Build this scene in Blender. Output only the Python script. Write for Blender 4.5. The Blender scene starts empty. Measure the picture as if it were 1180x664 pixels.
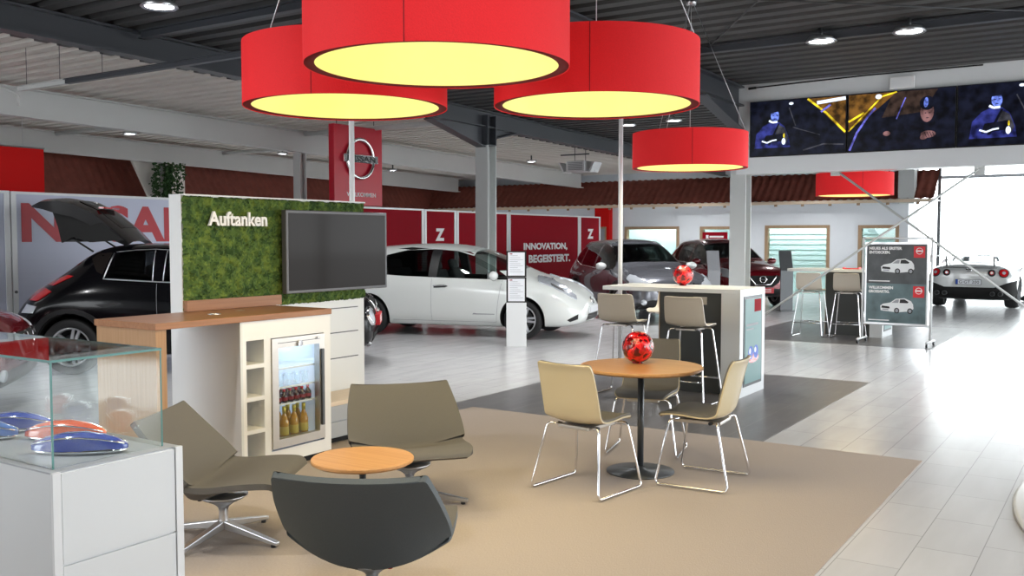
import bpy, bmesh, math, random
from mathutils import Vector, Matrix, Euler
from mathutils.bvhtree import BVHTree
PI = math.pi
scene = bpy.context.scene
COL = scene.collection
R = math.radians

# ------------------------------------------------------------------ camera
F_PX, CAM_Z, HORIZON = 1092.0, 1.63, 274.0
pitch = math.atan((332 - HORIZON) / F_PX)
yaw = R(33.215)
cd = bpy.data.cameras.new('camera'); cam = bpy.data.objects.new('camera', cd); COL.objects.link(cam)
cam.location = (0, 0, CAM_Z)
cam.rotation_euler = (PI / 2 - pitch, 0, yaw)
cd.sensor_width = 36.0; cd.lens = 36.0 * F_PX / 1180.0; cd.clip_start = 0.05; cd.clip_end = 300
scene.camera = cam

# ------------------------------------------------------------------ light
world = bpy.data.worlds.new('overcast_sky'); scene.world = world; world.use_nodes = True
bg = world.node_tree.nodes['Background']
bg.inputs[0].default_value = (0.93, 0.97, 1.0, 1); bg.inputs[1].default_value = 4.8
scene.view_settings.view_transform = 'Standard'; scene.view_settings.look = 'None'
scene.view_settings.gamma = 1.0; scene.view_settings.use_curve_mapping = False
scene.view_settings.exposure = 0.55
CEIL_SPOT_W = 150.0
cyc = scene.cycles
cyc.max_bounces = 10; cyc.diffuse_bounces = 5; cyc.glossy_bounces = 4; cyc.transmission_bounces = 6; cyc.transparent_max_bounces = 16
cyc.caustics_reflective = False; cyc.caustics_refractive = False
cyc.sample_clamp_indirect = 6.0
cyc.use_denoising = True
def portal(loc, rot, sx, sy):
    l = bpy.data.lights.new('window_portal', 'AREA'); l.shape = 'RECTANGLE'; l.size = sx; l.size_y = sy
    l.cycles.is_portal = True
    o = bpy.data.objects.new('window_portal', l); o.location = loc; o.rotation_euler = rot; COL.objects.link(o)
portal((5.9, 16.5, 1.9), (0, R(90), 0), 3.8, 25)       # light enters through the glass front on the right
portal((-9.5, -3.9, 1.9), (R(90), 0, 0), 7, 3.8)      # and through the glass front behind the camera
portal((0.6, 28.9, 1.7), (R(-90), 0, 0), 10.5, 3.4)    # and at the far end

# ------------------------------------------------------------------ materials
def mat(name, col, rough=0.5, metal=0.0, spec=0.5, coat=0.0, emit=None, es=0.0, noise=None, bump=None, trans=0.0, ior=1.45, alpha=1.0):
    m = bpy.data.materials.new(name); m.use_nodes = True
    nt = m.node_tree; b = nt.nodes['Principled BSDF']
    b.inputs['Base Color'].default_value = (*col, 1); b.inputs['Roughness'].default_value = rough
    b.inputs['Metallic'].default_value = metal; b.inputs['Specular IOR Level'].default_value = spec
    b.inputs['IOR'].default_value = ior
    if coat: b.inputs['Coat Weight'].default_value = coat; b.inputs['Coat Roughness'].default_value = 0.03
    if emit: b.inputs['Emission Color'].default_value = (*emit, 1); b.inputs['Emission Strength'].default_value = es
    if trans: b.inputs['Transmission Weight'].default_value = trans
    if noise:                                            # (scale xyz or number, amount, detail)
        tc = nt.nodes.new('ShaderNodeTexCoord'); mp = nt.nodes.new('ShaderNodeMapping'); nz = nt.nodes.new('ShaderNodeTexNoise')
        s = noise[0]; mp.inputs['Scale'].default_value = s if isinstance(s, tuple) else (s, s, s)
        nz.inputs['Scale'].default_value = 1.0; nz.inputs['Detail'].default_value = noise[2] if len(noise) > 2 else 3
        nt.links.new(tc.outputs['Object'], mp.inputs[0]); nt.links.new(mp.outputs[0], nz.inputs[0])
        mx = nt.nodes.new('ShaderNodeMix'); mx.data_type = 'RGBA'
        a = noise[1]
        mx.inputs[6].default_value = (*[max(0, c * (1 - a)) for c in col], 1)
        mx.inputs[7].default_value = (*[min(1, c * (1 + a)) for c in col], 1)
        nt.links.new(nz.outputs[0], mx.inputs[0]); nt.links.new(mx.outputs[2], b.inputs['Base Color'])
        if bump:
            bp = nt.nodes.new('ShaderNodeBump'); bp.inputs['Strength'].default_value = bump; bp.inputs['Distance'].default_value = 0.01
            nt.links.new(nz.outputs[0], bp.inputs['Height']); nt.links.new(bp.outputs[0], b.inputs['Normal'])
    return m

def glass_mat(name, tint, refl=0.06, rough=0.0, dens=None):
    """thin pane: tinted see-through mixed with a mirror reflection by view angle"""
    m = bpy.data.materials.new(name); m.use_nodes = True; nt = m.node_tree
    for n in list(nt.nodes): nt.nodes.remove(n)
    out = nt.nodes.new('ShaderNodeOutputMaterial'); tr = nt.nodes.new('ShaderNodeBsdfTransparent'); gl = nt.nodes.new('ShaderNodeBsdfGlossy')
    tr.inputs[0].default_value = (*tint, 1); gl.inputs['Roughness'].default_value = rough; gl.inputs[0].default_value = (1, 1, 1, 1)
    fr = nt.nodes.new('ShaderNodeLayerWeight'); fr.inputs[0].default_value = 0.5
    pw = nt.nodes.new('ShaderNodeMath'); pw.operation = 'POWER'; pw.inputs[1].default_value = 5.0
    ad = nt.nodes.new('ShaderNodeMath'); ad.operation = 'ADD'; ad.use_clamp = True; ad.inputs[1].default_value = refl
    mx = nt.nodes.new('ShaderNodeMixShader')
    nt.links.new(fr.outputs['Facing'], pw.inputs[0]); nt.links.new(pw.outputs[0], ad.inputs[0]); nt.links.new(ad.outputs[0], mx.inputs[0])
    nt.links.new(tr.outputs[0], mx.inputs[1]); nt.links.new(gl.outputs[0], mx.inputs[2]); nt.links.new(mx.outputs[0], out.inputs[0])
    return m

def emat(name, col, s):
    m = bpy.data.materials.new(name); m.use_nodes = True; nt = m.node_tree
    b = nt.nodes['Principled BSDF']; b.inputs['Base Color'].default_value = (*[c * .3 for c in col], 1)
    b.inputs['Roughness'].default_value = 0.3; b.inputs['Specular IOR Level'].default_value = 0.12
    b.inputs['Emission Color'].default_value = (*col, 1); b.inputs['Emission Strength'].default_value = s
    return m

def wood_mat(name, c1, c2, axis=0, rough=0.4, fine=60):
    m = bpy.data.materials.new(name); m.use_nodes = True; nt = m.node_tree; b = nt.nodes['Principled BSDF']
    b.inputs['Roughness'].default_value = rough; b.inputs['Specular IOR Level'].default_value = 0.35
    tc = nt.nodes.new('ShaderNodeTexCoord'); mp = nt.nodes.new('ShaderNodeMapping'); nz = nt.nodes.new('ShaderNodeTexNoise')
    sc = [fine, fine, fine]; sc[axis] = 2.0; mp.inputs['Scale'].default_value = sc
    nz.inputs['Scale'].default_value = 1.0; nz.inputs['Detail'].default_value = 4
    rp = nt.nodes.new('ShaderNodeValToRGB'); rp.color_ramp.elements[0].position = .3; rp.color_ramp.elements[1].position = .7
    rp.color_ramp.elements[0].color = (*c1, 1); rp.color_ramp.elements[1].color = (*c2, 1)
    nt.links.new(tc.outputs['Object'], mp.inputs[0]); nt.links.new(mp.outputs[0], nz.inputs[0])
    nt.links.new(nz.outputs[0], rp.inputs[0]); nt.links.new(rp.outputs[0], b.inputs['Base Color'])
    return m

def tile_mat(name, c1, c2, mortar, tw, th, rough, msize=0.004, offset=0.33, along='Y', bumpy=0.0, spec=.5):
    m = bpy.data.materials.new(name); m.use_nodes = True; nt = m.node_tree; b = nt.nodes['Principled BSDF']
    b.inputs['Specular IOR Level'].default_value = spec
    tc = nt.nodes.new('ShaderNodeTexCoord'); mp = nt.nodes.new('ShaderNodeMapping')
    if along == 'Y': mp.inputs['Rotation'].default_value = (0, 0, R(-90)); 
    br = nt.nodes.new('ShaderNodeTexBrick'); br.offset = offset; br.offset_frequency = 2; br.squash = 1.0
    br.inputs['Scale'].default_value = 1.0; br.inputs['Mortar Size'].default_value = msize; br.inputs['Mortar Smooth'].default_value = 0.1
    br.inputs['Brick Width'].default_value = tw; br.inputs['Row Height'].default_value = th
    br.inputs['Color1'].default_value = (*c1, 1); br.inputs['Color2'].default_value = (*c2, 1); br.inputs['Mortar'].default_value = (*mortar, 1)
    nz = nt.nodes.new('ShaderNodeTexNoise'); nz.inputs['Scale'].default_value = 1.0; nz.inputs['Detail'].default_value = 5
    mp2 = nt.nodes.new('ShaderNodeMapping'); mp2.inputs['Scale'].default_value = (9, 1.6, 4)
    mx = nt.nodes.new('ShaderNodeMix'); mx.data_type = 'RGBA'; mx.blend_type = 'MULTIPLY'; mx.inputs[0].default_value = 1
    rp = nt.nodes.new('ShaderNodeValToRGB'); rp.color_ramp.elements[0].position = .25; rp.color_ramp.elements[1].position = .75
    rp.color_ramp.elements[0].color = (.93, .925, .92, 1); rp.color_ramp.elements[1].color = (1, 1, 1, 1)
    L = nt.links.new
    L(tc.outputs['Object'], mp.inputs[0]); L(mp.outputs[0], br.inputs[0]); L(tc.outputs['Object'], mp2.inputs[0]); L(mp2.outputs[0], nz.inputs[0])
    L(nz.outputs[0], rp.inputs[0]); L(br.outputs[0], mx.inputs[6]); L(rp.outputs[0], mx.inputs[7]); L(mx.outputs[2], b.inputs['Base Color'])
    rr = nt.nodes.new('ShaderNodeMapRange'); rr.inputs[3].default_value = rough * .8; rr.inputs[4].default_value = rough * 1.25
    L(nz.outputs[0], rr.inputs[0]); L(rr.outputs[0], b.inputs['Roughness'])
    return m

M = {}
M['white'] = mat('white_paint', (.80, .81, .82), .45)
M['gloss_white'] = mat('white_laminate', (.74, .76, .77), .25)
M['warm_white'] = mat('cream_laminate', (.82, .82, .82), .3)
M['wall_blue_white'] = mat('cool_white_wall', (.74, .78, .82), .7, noise=(3, .03))
M['steel_white'] = mat('white_steel_paint', (.56, .58, .57), .4)
M['beam_white'] = mat('off_white_beam_paint', (.60, .61, .60), .42, noise=(2, .04))
M['deck_white'] = mat('off_white_roof_deck', (.72, .69, .64), .55, noise=(2, .05))
M['beam_dark'] = mat('anthracite_beam_paint', (.060, .065, .075), .4)
M['deck_dark'] = mat('anthracite_roof_deck', (.055, .055, .055), .5, noise=(2, .12))
M['black'] = mat('black_plastic', (.012, .012, .013), .4)
M['matte_black'] = mat('matt_black', (.01, .01, .01), .8)
M['rubber'] = mat('tyre_rubber', (.015, .015, .016), .65)
M['chrome'] = mat('chrome', (.88, .88, .9), .08, 1.0)
M['alu'] = mat('brushed_aluminium', (.62, .63, .65), .3, 1.0)
M['alloy'] = mat('alloy_wheel_silver', (.62, .63, .66), .3, .85)
M['steel'] = mat('dark_steel', (.10, .105, .11), .4, .7)
M['stainless'] = mat('stainless_frame', (.55, .52, .48), .35, .8)
M['red_fabric'] = mat('red_lamp_fabric', (.74, .012, .018), .75, noise=(180, .12, 2), bump=.15, emit=(.9, .02, .02), es=.12)
M['red_fabric_dark'] = mat('dark_red_seam', (.20, .008, .012), .8)
M['diffuser'] = emat('warm_lamp_diffuser', (.72, .66, .17), 1.0)
M['red_panel'] = mat('crimson_panel', (.27, .004, .013), .6, spec=.1)
M['red_bright'] = mat('bright_red_panel', (.62, .007, .006), .6, spec=.15)
M['red_banner'] = mat('red_banner', (.55, .010, .030), .35)
M['letter_white'] = mat('white_lettering', (.82, .82, .82), .4)
M['letter_red'] = mat('red_lettering', (.42, .008, .020), .4)
M['panel_lilac'] = mat('pale_lilac_panel', (.52, .55, .68), .45)
M['tile_roof'] = mat('red_brown_roof_tiles', (.20, .052, .034), .7, noise=(6, .3, 3))
M['oak'] = wood_mat('oak_veneer', (.34, .19, .09), (.42, .25, .13), 2, .4)
M['walnut'] = wood_mat('warm_brown_worktop', (.26, .115, .050), (.34, .16, .075), 1, .35)
M['oak_table'] = wood_mat('honey_oak_table_top', (.48, .235, .085), (.58, .31, .125), 0, .38)
M['oak_frame'] = wood_mat('oak_window_frame', (.33, .22, .13), (.42, .29, .18), 2, .5)
M['pale_wood'] = wood_mat('pale_wood_ledge', (.72, .58, .44), (.78, .65, .50), 1, .45)
M['grey_laminate'] = mat('grey_laminate', (.40, .42, .45), .35)
M['anthracite'] = mat('anthracite_board', (.055, .060, .060), .5)
M['cream_shell'] = mat('cream_plastic_shell', (.60, .50, .32), .22, coat=.3)
M['beige_shell'] = mat('beige_plastic_shell', (.62, .56, .47), .4)
M['chair_pad'] = mat('taupe_grey_upholstery', (.135, .125, .110), .7, noise=(250, .12, 2), bump=.08)
M['chair_back_cloth'] = mat('slate_grey_upholstery', (.098, .115, .126), .75, noise=(250, .15, 2), bump=.08)
M['lounge'] = mat('taupe_lounge_upholstery', (.112, .103, .092), .75, noise=(260, .14, 2), bump=.1)
M['moss'] = mat('green_moss', (.070, .125, .026), .9, noise=(26, .55, 4))
M['moss_light'] = mat('yellow_green_moss', (.12, .18, .032), .9, noise=(26, .45, 4))
M['moss_dark'] = mat('deep_green_moss', (.03, .07, .016), .9, noise=(26, .5, 4))
M['leaf'] = mat('ivy_leaf', (.03, .085, .02), .5, noise=(12, .5))
M['screen_off'] = mat('switched_off_screen', (.016, .013, .012), .08, spec=.09)
M['bezel'] = mat('grey_tv_bezel', (.10, .10, .11), .35)
M['glass'] = glass_mat('clear_glass', (.965, .985, .98), .03)
M['glass_edge'] = mat('teal_glass_edge', (.10, .27, .25), .2)
M['office_glass'] = glass_mat('greenish_office_glass', (.74, .86, .82), .04)
def crackle(name, dark, lit):
    m = bpy.data.materials.new(name); m.use_nodes = True; nt = m.node_tree; b = nt.nodes['Principled BSDF']; L = nt.links.new
    b.inputs['Roughness'].default_value = .09; b.inputs['Coat Weight'].default_value = .5; b.inputs['Coat Roughness'].default_value = .03
    tc = nt.nodes.new('ShaderNodeTexCoord'); v = nt.nodes.new('ShaderNodeTexVoronoi'); v.inputs['Scale'].default_value = 34
    e = nt.nodes.new('ShaderNodeTexVoronoi'); e.feature = 'DISTANCE_TO_EDGE'; e.inputs['Scale'].default_value = 34
    s_ = nt.nodes.new('ShaderNodeSeparateColor'); rp = nt.nodes.new('ShaderNodeValToRGB')
    rp.color_ramp.elements[0].color = (*dark, 1); rp.color_ramp.elements[1].color = (*lit, 1); rp.color_ramp.elements[0].position = .25; rp.color_ramp.elements[1].position = .9
    bp = nt.nodes.new('ShaderNodeBump'); bp.inputs['Strength'].default_value = .8; bp.inputs['Distance'].default_value = .01
    L(tc.outputs['Object'], v.inputs['Vector']); L(tc.outputs['Object'], e.inputs['Vector']); L(v.outputs['Color'], s_.inputs[0]); L(s_.outputs[0], rp.inputs[0]); L(rp.outputs[0], b.inputs['Base Color'])
    L(e.outputs['Distance'], bp.inputs['Height']); L(bp.outputs[0], b.inputs['Normal']); return m
M['red_glass'] = crackle('crackled_red_glass', (.10, .001, .002), (.85, .012, .014))
M['paint_black'] = mat('black_car_paint', (.003, .003, .004), .16, spec=.3, coat=.12)
M['paint_white'] = mat('pearl_white_car_paint', (.80, .83, .81), .2, coat=.6)
M['paint_gray'] = mat('gunmetal_car_paint', (.17, .175, .20), .22, .55, coat=1.0)
M['paint_red'] = mat('dark_red_car_paint', (.17, .006, .012), .2, .3, coat=1.0)
M['paint_silver'] = mat('silver_white_car_paint', (.58, .60, .60), .3, .2, coat=1.0)
M['car_glass'] = glass_mat('tinted_car_glass', (.46, .47, .47), .05)
M['car_glass_light'] = glass_mat('light_car_glass', (.86, .90, .89), .05)
M['lens'] = mat('headlight_lens', (.66, .70, .76), .12, .35, coat=1.0)
M['lens_red'] = mat('red_light_lens', (.55, .01, .015), .1, coat=1.0)
M['plate_red'] = mat('red_dealer_plate', (.62, .02, .03), .4)
M['plate_blue'] = mat('blue_plate_band', (.02, .08, .45), .4)
M['seat_cloth'] = mat('dark_seat_cloth', (.03, .03, .032), .8)
M['paper'] = mat('white_paper', (.78, .80, .84), .6)
M['print_grey'] = mat('grey_print', (.30, .31, .33), .6)

# ------------------------------------------------------------------ object helpers
def tag(o, label=None, cat=None, group=None, kind=None):
    if label: o['label'] = label
    if cat: o['category'] = cat
    if group: o['group'] = group
    if kind: o['kind'] = kind
    return o

def thing(name, label, cat, loc=(0, 0, 0), rz=0.0, group=None):
    o = bpy.data.objects.new(name, None); COL.objects.link(o)
    o.empty_display_size = .1
    o.location = loc; o.rotation_euler = (0, 0, rz)
    return tag(o, label, cat, group)

KIDS = {}
def kids(o): return KIDS.get(o.name, [])
def adopt(o, parent):
    o.parent = parent; KIDS.setdefault(parent.name, []).append(o)

def copy_tree(o, parent=None):
    c = o.copy(); COL.objects.link(c)
    if parent: adopt(c, parent)
    for ch in kids(o): copy_tree(ch, c)
    return c

class MB:
    def __init__(s): s.v = []; s.f = []; s.m = []; s.s = []; s.mats = []
    def mi(s, m):
        m = M[m] if isinstance(m, str) else m
        if m not in s.mats: s.mats.append(m)
        return s.mats.index(m)
    def add(s, vs, fs, m='white', smooth=False, T=None):
        b = len(s.v); k = s.mi(m)
        for p in vs: s.v.append(tuple(T @ Vector(p)) if T is not None else tuple(p))
        for f in fs: s.f.append(tuple(b + i for i in f)); s.m.append(k); s.s.append(smooth)
        return s
    def box(s, x0, y0, z0, x1, y1, z1, m='white', T=None, bev=0.0):
        if bev > 0:
            bm = bmesh.new(); bmesh.ops.create_cube(bm, size=1)
            for v in bm.verts: v.co = ((x0 + x1) / 2 + v.co.x * (x1 - x0), (y0 + y1) / 2 + v.co.y * (y1 - y0), (z0 + z1) / 2 + v.co.z * (z1 - z0))
            bmesh.ops.bevel(bm, geom=bm.edges[:], offset=bev, segments=2, affect='EDGES', profile=.5)
            bm.verts.index_update()
            s.add([v.co[:] for v in bm.verts], [[v.index for v in f.verts] for f in bm.faces], m, False, T); bm.free(); return s
        vs = [(x0, y0, z0), (x1, y0, z0), (x1, y1, z0), (x0, y1, z0), (x0, y0, z1), (x1, y0, z1), (x1, y1, z1), (x0, y1, z1)]
        return s.add(vs, [(0, 3, 2, 1), (4, 5, 6, 7), (0, 1, 5, 4), (1, 2, 6, 5), (2, 3, 7, 6), (3, 0, 4, 7)], m, False, T)
    def lathe(s, prof, n=32, m='white', T=None, smooth=True, cap=True):
        vs = []; fs = []
        for (r, z) in prof:
            for k in range(n): a = 2 * PI * k / n; vs.append((r * math.cos(a), r * math.sin(a), z))
        for i in range(len(prof) - 1):
            for k in range(n):
                k2 = (k + 1) % n; fs.append((i * n + k, i * n + k2, (i + 1) * n + k2, (i + 1) * n + k))
        s.add(vs, fs, m, smooth, T)
        if cap:
            b = len(s.v) - len(vs); kk = s.mi(m)
            if prof[0][0] > 1e-5: s.f.append(tuple(b + k for k in reversed(range(n)))); s.m.append(kk); s.s.append(False)
            if prof[-1][0] > 1e-5: s.f.append(tuple(b + (len(prof) - 1) * n + k for k in range(n))); s.m.append(kk); s.s.append(False)
        return s
    def cyl(s, p0, p1, r, m='white', n=12, r1=None, T=None):
        p0 = Vector(p0); p1 = Vector(p1); d = p1 - p0
        Q = d.to_track_quat('Z', 'Y').to_matrix().to_4x4(); Q.translation = p0
        if T is not None: Q = T @ Q
        return s.lathe([(r, 0), (r if r1 is None else r1, d.length)], n, m, Q)
    def tube(s, pts, r, m='chrome', n=8, closed=False, T=None, flat=None):
        P = [Vector(p) for p in pts]; N = len(P); vs = []; fs = []; up = None
        for i in range(N):
            a = P[(i - 1) % N] if (closed or i > 0) else P[i]; b = P[(i + 1) % N] if (closed or i < N - 1) else P[i]
            t = (b - a).normalized()
            if up is None: up = t.orthogonal().normalized()
            u = (up - t * up.dot(t));
            if u.length < 1e-6: u = t.orthogonal()
            u.normalize(); w = t.cross(u); up = u
            rr = r[i] if isinstance(r, (list, tuple)) else r
            for k in range(n): an = 2 * PI * k / n; vs.append(tuple(P[i] + (u * math.cos(an) + w * math.sin(an)) * rr))
        for i in range(N if closed else N - 1):
            j = (i + 1) % N
            for k in range(n): k2 = (k + 1) % n; fs.append((i * n + k, i * n + k2, j * n + k2, j * n + k))
        if not closed: fs.append(tuple(reversed(range(n)))); fs.append(tuple((N - 1) * n + k for k in range(n)))
        return s.add(vs, fs, m, True, T)
    def prism(s, poly, t0, t1, plane='xz', m='white', T=None, smooth=False):
        """poly: 2-D outline; extruded between t0 and t1 along the remaining axis"""
        def P(a, b, t): return {'xz': (a, t, b), 'yz': (t, a, b), 'xy': (a, b, t)}[plane]
        n = len(poly); vs = [P(a, b, t0) for a, b in poly] + [P(a, b, t1) for a, b in poly]
        fs = [tuple(range(n)), tuple(reversed(range(n, 2 * n)))] + [(i, i + n, (i + 1) % n + n, (i + 1) % n) for i in range(n)]
        return s.add(vs, fs, m, smooth, T)
    def build(s, name, parent=None, loc=None, rz=None, fix=True, bevel=0, sharp=None):
        me = bpy.data.meshes.new(name); me.from_pydata(s.v, [], s.f)
        for m in s.mats: me.materials.append(m)
        me.polygons.foreach_set('material_index', s.m); me.polygons.foreach_set('use_smooth', s.s)
        me.update()
        if fix:
            bm = bmesh.new(); bm.from_mesh(me); bmesh.ops.recalc_face_normals(bm, faces=bm.faces[:])
            if sharp is not None:
                for e in bm.edges:
                    if len(e.link_faces) == 2: e.smooth = e.calc_face_angle(0) < sharp
            bm.to_mesh(me); bm.free()
        o = bpy.data.objects.new(name, me); COL.objects.link(o)
        if parent is not None: adopt(o, parent)
        if loc is not None: o.location = loc
        if rz is not None: o.rotation_euler = (0, 0, rz)
        if bevel:
            b = o.modifiers.new('bevel', 'BEVEL'); b.width = bevel; b.segments = 2; b.limit_method = 'ANGLE'
        return o

def structure(o): o['kind'] = 'structure'; return o

def rpath(pts, rad, seg=5):
    """round the corners of a polyline"""
    P = [Vector(p) for p in pts]; out = [P[0]]
    for i in range(1, len(P) - 1):
        a, b, c = P[i - 1], P[i], P[i + 1]
        r = min(rad, (b - a).length * .45, (c - b).length * .45)
        p0 = b + (a - b).normalized() * r; p1 = b + (c - b).normalized() * r
        for k in range(seg + 1):
            t = k / seg; out.append(p0 * (1 - t) ** 2 + b * 2 * t * (1 - t) + p1 * t * t)
    out.append(P[-1]); return [tuple(p) for p in out]

_fontcache = {}
def text_mesh(s, name, w, h, m, parent, origin, xdir, updir, depth=.004, bold=.0, spacing=1.0):
    """lettering fitted to w x h, standing on the plane given by xdir / updir, origin = lower left"""
    cu = bpy.data.curves.new('lettering', 'FONT'); cu.body = s; cu.size = 1; cu.offset = bold; cu.extrude = .0; cu.space_character = spacing
    cu.resolution_u = 3
    o = bpy.data.objects.new('lettering', cu); COL.objects.link(o)
    dg = bpy.context.evaluated_depsgraph_get(); me = bpy.data.meshes.new_from_object(o.evaluated_get(dg))
    bpy.data.objects.remove(o); bpy.data.curves.remove(cu)
    xs = [v.co.x for v in me.vertices]; ys = [v.co.y for v in me.vertices]
    x0, x1, y0, y1 = min(xs), max(xs), min(ys), max(ys)
    X = Vector(xdir).normalized(); U = Vector(updir).normalized(); N = X.cross(U); O = Vector(origin)
    if h is None: h = w * (y1 - y0) / (x1 - x0)
    if w is None: w = h * (x1 - x0) / (y1 - y0)
    bm = bmesh.new(); bm.from_mesh(me)
    for v in bm.verts: v.co = O + X * ((v.co.x - x0) / (x1 - x0) * w) + U * ((v.co.y - y0) / (y1 - y0) * h)
    r = bmesh.ops.extrude_face_region(bm, geom=bm.faces[:])
    for g in r['geom']:
        if isinstance(g, bmesh.types.BMVert): g.co += N * depth
    bmesh.ops.recalc_face_normals(bm, faces=bm.faces[:])
    bm.to_mesh(me); bm.free(); me.materials.clear(); me.materials.append(M[m] if isinstance(m, str) else m)
    for p in me.polygons: p.use_smooth = False; p.material_index = 0
    o = bpy.data.objects.new(name, me); COL.objects.link(o)
    if parent is not None: adopt(o, parent)
    return o

def mark(mb, s, w, h, m, origin, xdir, updir, depth=.002, bold=0.0):
    """the same lettering merged into a mesh builder (small print on a part)"""
    o = text_mesh(s, 'lettering', w, h, m, None, origin, xdir, updir, depth, bold)
    me = o.data; mb.add([v.co[:] for v in me.vertices], [tuple(p.vertices) for p in me.polygons], m)
    bpy.data.objects.remove(o); bpy.data.meshes.remove(me)
# ------------------------------------------------------------------ the hall
def roof_z(y): return 4.28 - .018 * y                     # the roof falls gently towards the far end

M['floor'] = tile_mat('pale_grey_floor_tiles', (.60, .60, .61), (.56, .56, .575), (.36, .36, .36), .61, .305, .21, .0028)
M['dark_tiles'] = tile_mat('dark_grey_floor_tiles', (.135, .13, .135), (.115, .11, .115), (.22, .21, .20), .61, .305, .32, .0022)
M['carpet'] = mat('beige_sisal_carpet', (.40, .335, .285), .95, noise=((240, 60, 1), .16, 2), bump=.25)
M['paving'] = mat('pale_outdoor_paving', (.6, .6, .6), .8, noise=(1, .1))

mb = MB(); mb.box(-26, -4, -.12, 6, 29, 0, 'floor'); f = structure(mb.build('floor'))
f.location = (0, 0, 0)
mb = MB(); mb.box(-60, -30, -.35, 60, 90, -.13, 'paving'); o = structure(mb.build('ground'))
def slab(name, x0, y0, x1, y1, z1, m):
    mb = MB(); mb.box(x0, y0, 0.0005, x1, y1, z1, m); return mb.build(name)
structure(slab('trim_1', -5.55, 7.36, -2.43, 11.06, .003, 'dark_tiles'))
structure(slab('trim_2', -5.55, 2.2, -5.28, 7.36, .003, 'dark_tiles'))
structure(slab('trim_3', -5.55, 14.86, -2.43, 18.6, .003, 'dark_tiles'))
tag(slab('carpet', -5.27, -2.5, -1.24, 7.355, .006, 'carpet'), 'large flat beige woven carpet under the lounge chairs and cafe table', 'carpet')

# roof deck: trapezoidal sheet ribs running across the hall; anthracite over the sales area, off-white towards the far left
def deck(name, x0, x1, y0, y1, m, pitch=.31, h=.13):
    mb = MB(); y = y0; prof = []
    while y < y1:
        z = roof_z(y)
        prof += [(y, z + h), (y + .07, z + h), (y + .105, z), (y + .275, z)]; y += pitch
    prof.append((y, roof_z(y) + h))
    vs = [(x0, a, b) for a, b in prof] + [(x1, a, b) for a, b in prof]; n = len(prof)
    fs = [(i, i + 1, i + 1 + n, i + n) for i in range(n - 1)]
    mb.add(vs, fs, m)
    top = [(x0, y0, roof_z(y0) + h + .05), (x1, y0, roof_z(y0) + h + .05), (x1, y1 + .3, roof_z(y1) + h + .05), (x0, y1 + .3, roof_z(y1) + h + .05)]
    mb.add(top, [(0, 1, 2, 3)], m)
    return structure(mb.build(name, fix=False))
deck('ceiling', -11.9, 6.1, -4, 28.9, 'deck_dark')
deck('ceiling.001', -26, -11.9, -4, 28.9, 'deck_white')

def ibeam(name, p0, p1, h, w, m, label=None, cat=None, group=None, ft=.025):
    """steel I-section from p0 to p1 (top flange centre line)"""
    p0 = Vector(p0); p1 = Vector(p1); d = (p1 - p0); L = d.length; d.normalize()
    side = d.cross(Vector((0, 0, 1))).normalized(); up = side.cross(d)
    T = Matrix((side, d, up)).transposed().to_4x4(); T.translation = p0
    mb = MB()
    mb.box(-w / 2, 0, -ft, w / 2, L, 0, m, T); mb.box(-w / 2, 0, -h, w / 2, L, -h + ft, m, T); mb.box(-.008, 0, -h + ft, .008, L, -ft, m, T)
    return mb
def haunch(mb, x, yc, z0, dy, m, drop=.32, w=.2):
    mb.prism([(yc, z0), (yc + dy, z0), (yc, z0 - drop)], x - .01, x + .01, 'yz', m)
    a = Vector((x, yc + dy, z0)); b = Vector((x, yc, z0 - drop)); mb.add([(x - w / 2, a.y, a.z), (x + w / 2, a.y, a.z), (x + w / 2, b.y, b.z), (x - w / 2, b.y, b.z),
            (x - w / 2, a.y, a.z - .02), (x + w / 2, a.y, a.z - .02), (x + w / 2, b.y, b.z - .02), (x - w / 2, b.y, b.z - .02)],
            [(0, 1, 2, 3), (7, 6, 5, 4), (0, 4, 5, 1), (1, 5, 6, 2), (2, 6, 7, 3), (3, 7, 4, 0)], m)
YC = 14.8
XS = [-20.2, -15.2, -10.28, -5.3]
beam_words = {-20.2: 'off-white roof beam nearest the far left wall, ending at the tiled roof', -15.2: 'off-white roof beam above the pale partition with the big red letters',
              -10.28: 'dark grey roof beam resting on the pale column behind the white car', -5.3: 'dark grey roof beam resting on the column left of the video wall'}
for i, x in enumerate(XS):
    dark = x > -12; m = 'beam_dark' if dark else 'beam_white'; h = .31 if dark else .47
    y1 = 27.35
    mb = ibeam('b', (x, -3.9, roof_z(-3.9) - (.065 if not dark else .005)), (x, y1, roof_z(y1) - (.065 if not dark else .005)), h, .2, m)
    zb = roof_z(YC) - h
    if dark:
        haunch(mb, x, YC - .15, zb, -1.6, m, .36); haunch(mb, x, YC + .15, zb, .9, m, .2)
    o = mb.build('roof_beam'); tag(o, beam_words[x], 'beam', 'long roof beams')
# cross purlins over the sales area
for y, words_ in ((11.55, 'thin dark purlin carrying two bright downlights in front of the video wall'), (7.3, 'thin dark purlin across the dark roof above the lounge corner')):
    mb = ibeam('b', (-10.17, y, roof_z(y) - .005), (5.9, y, roof_z(y) - .005), .10, .10, 'beam_dark', ft=.014); tag(mb.build('roof_purlin'), words_, 'beam')

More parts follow.
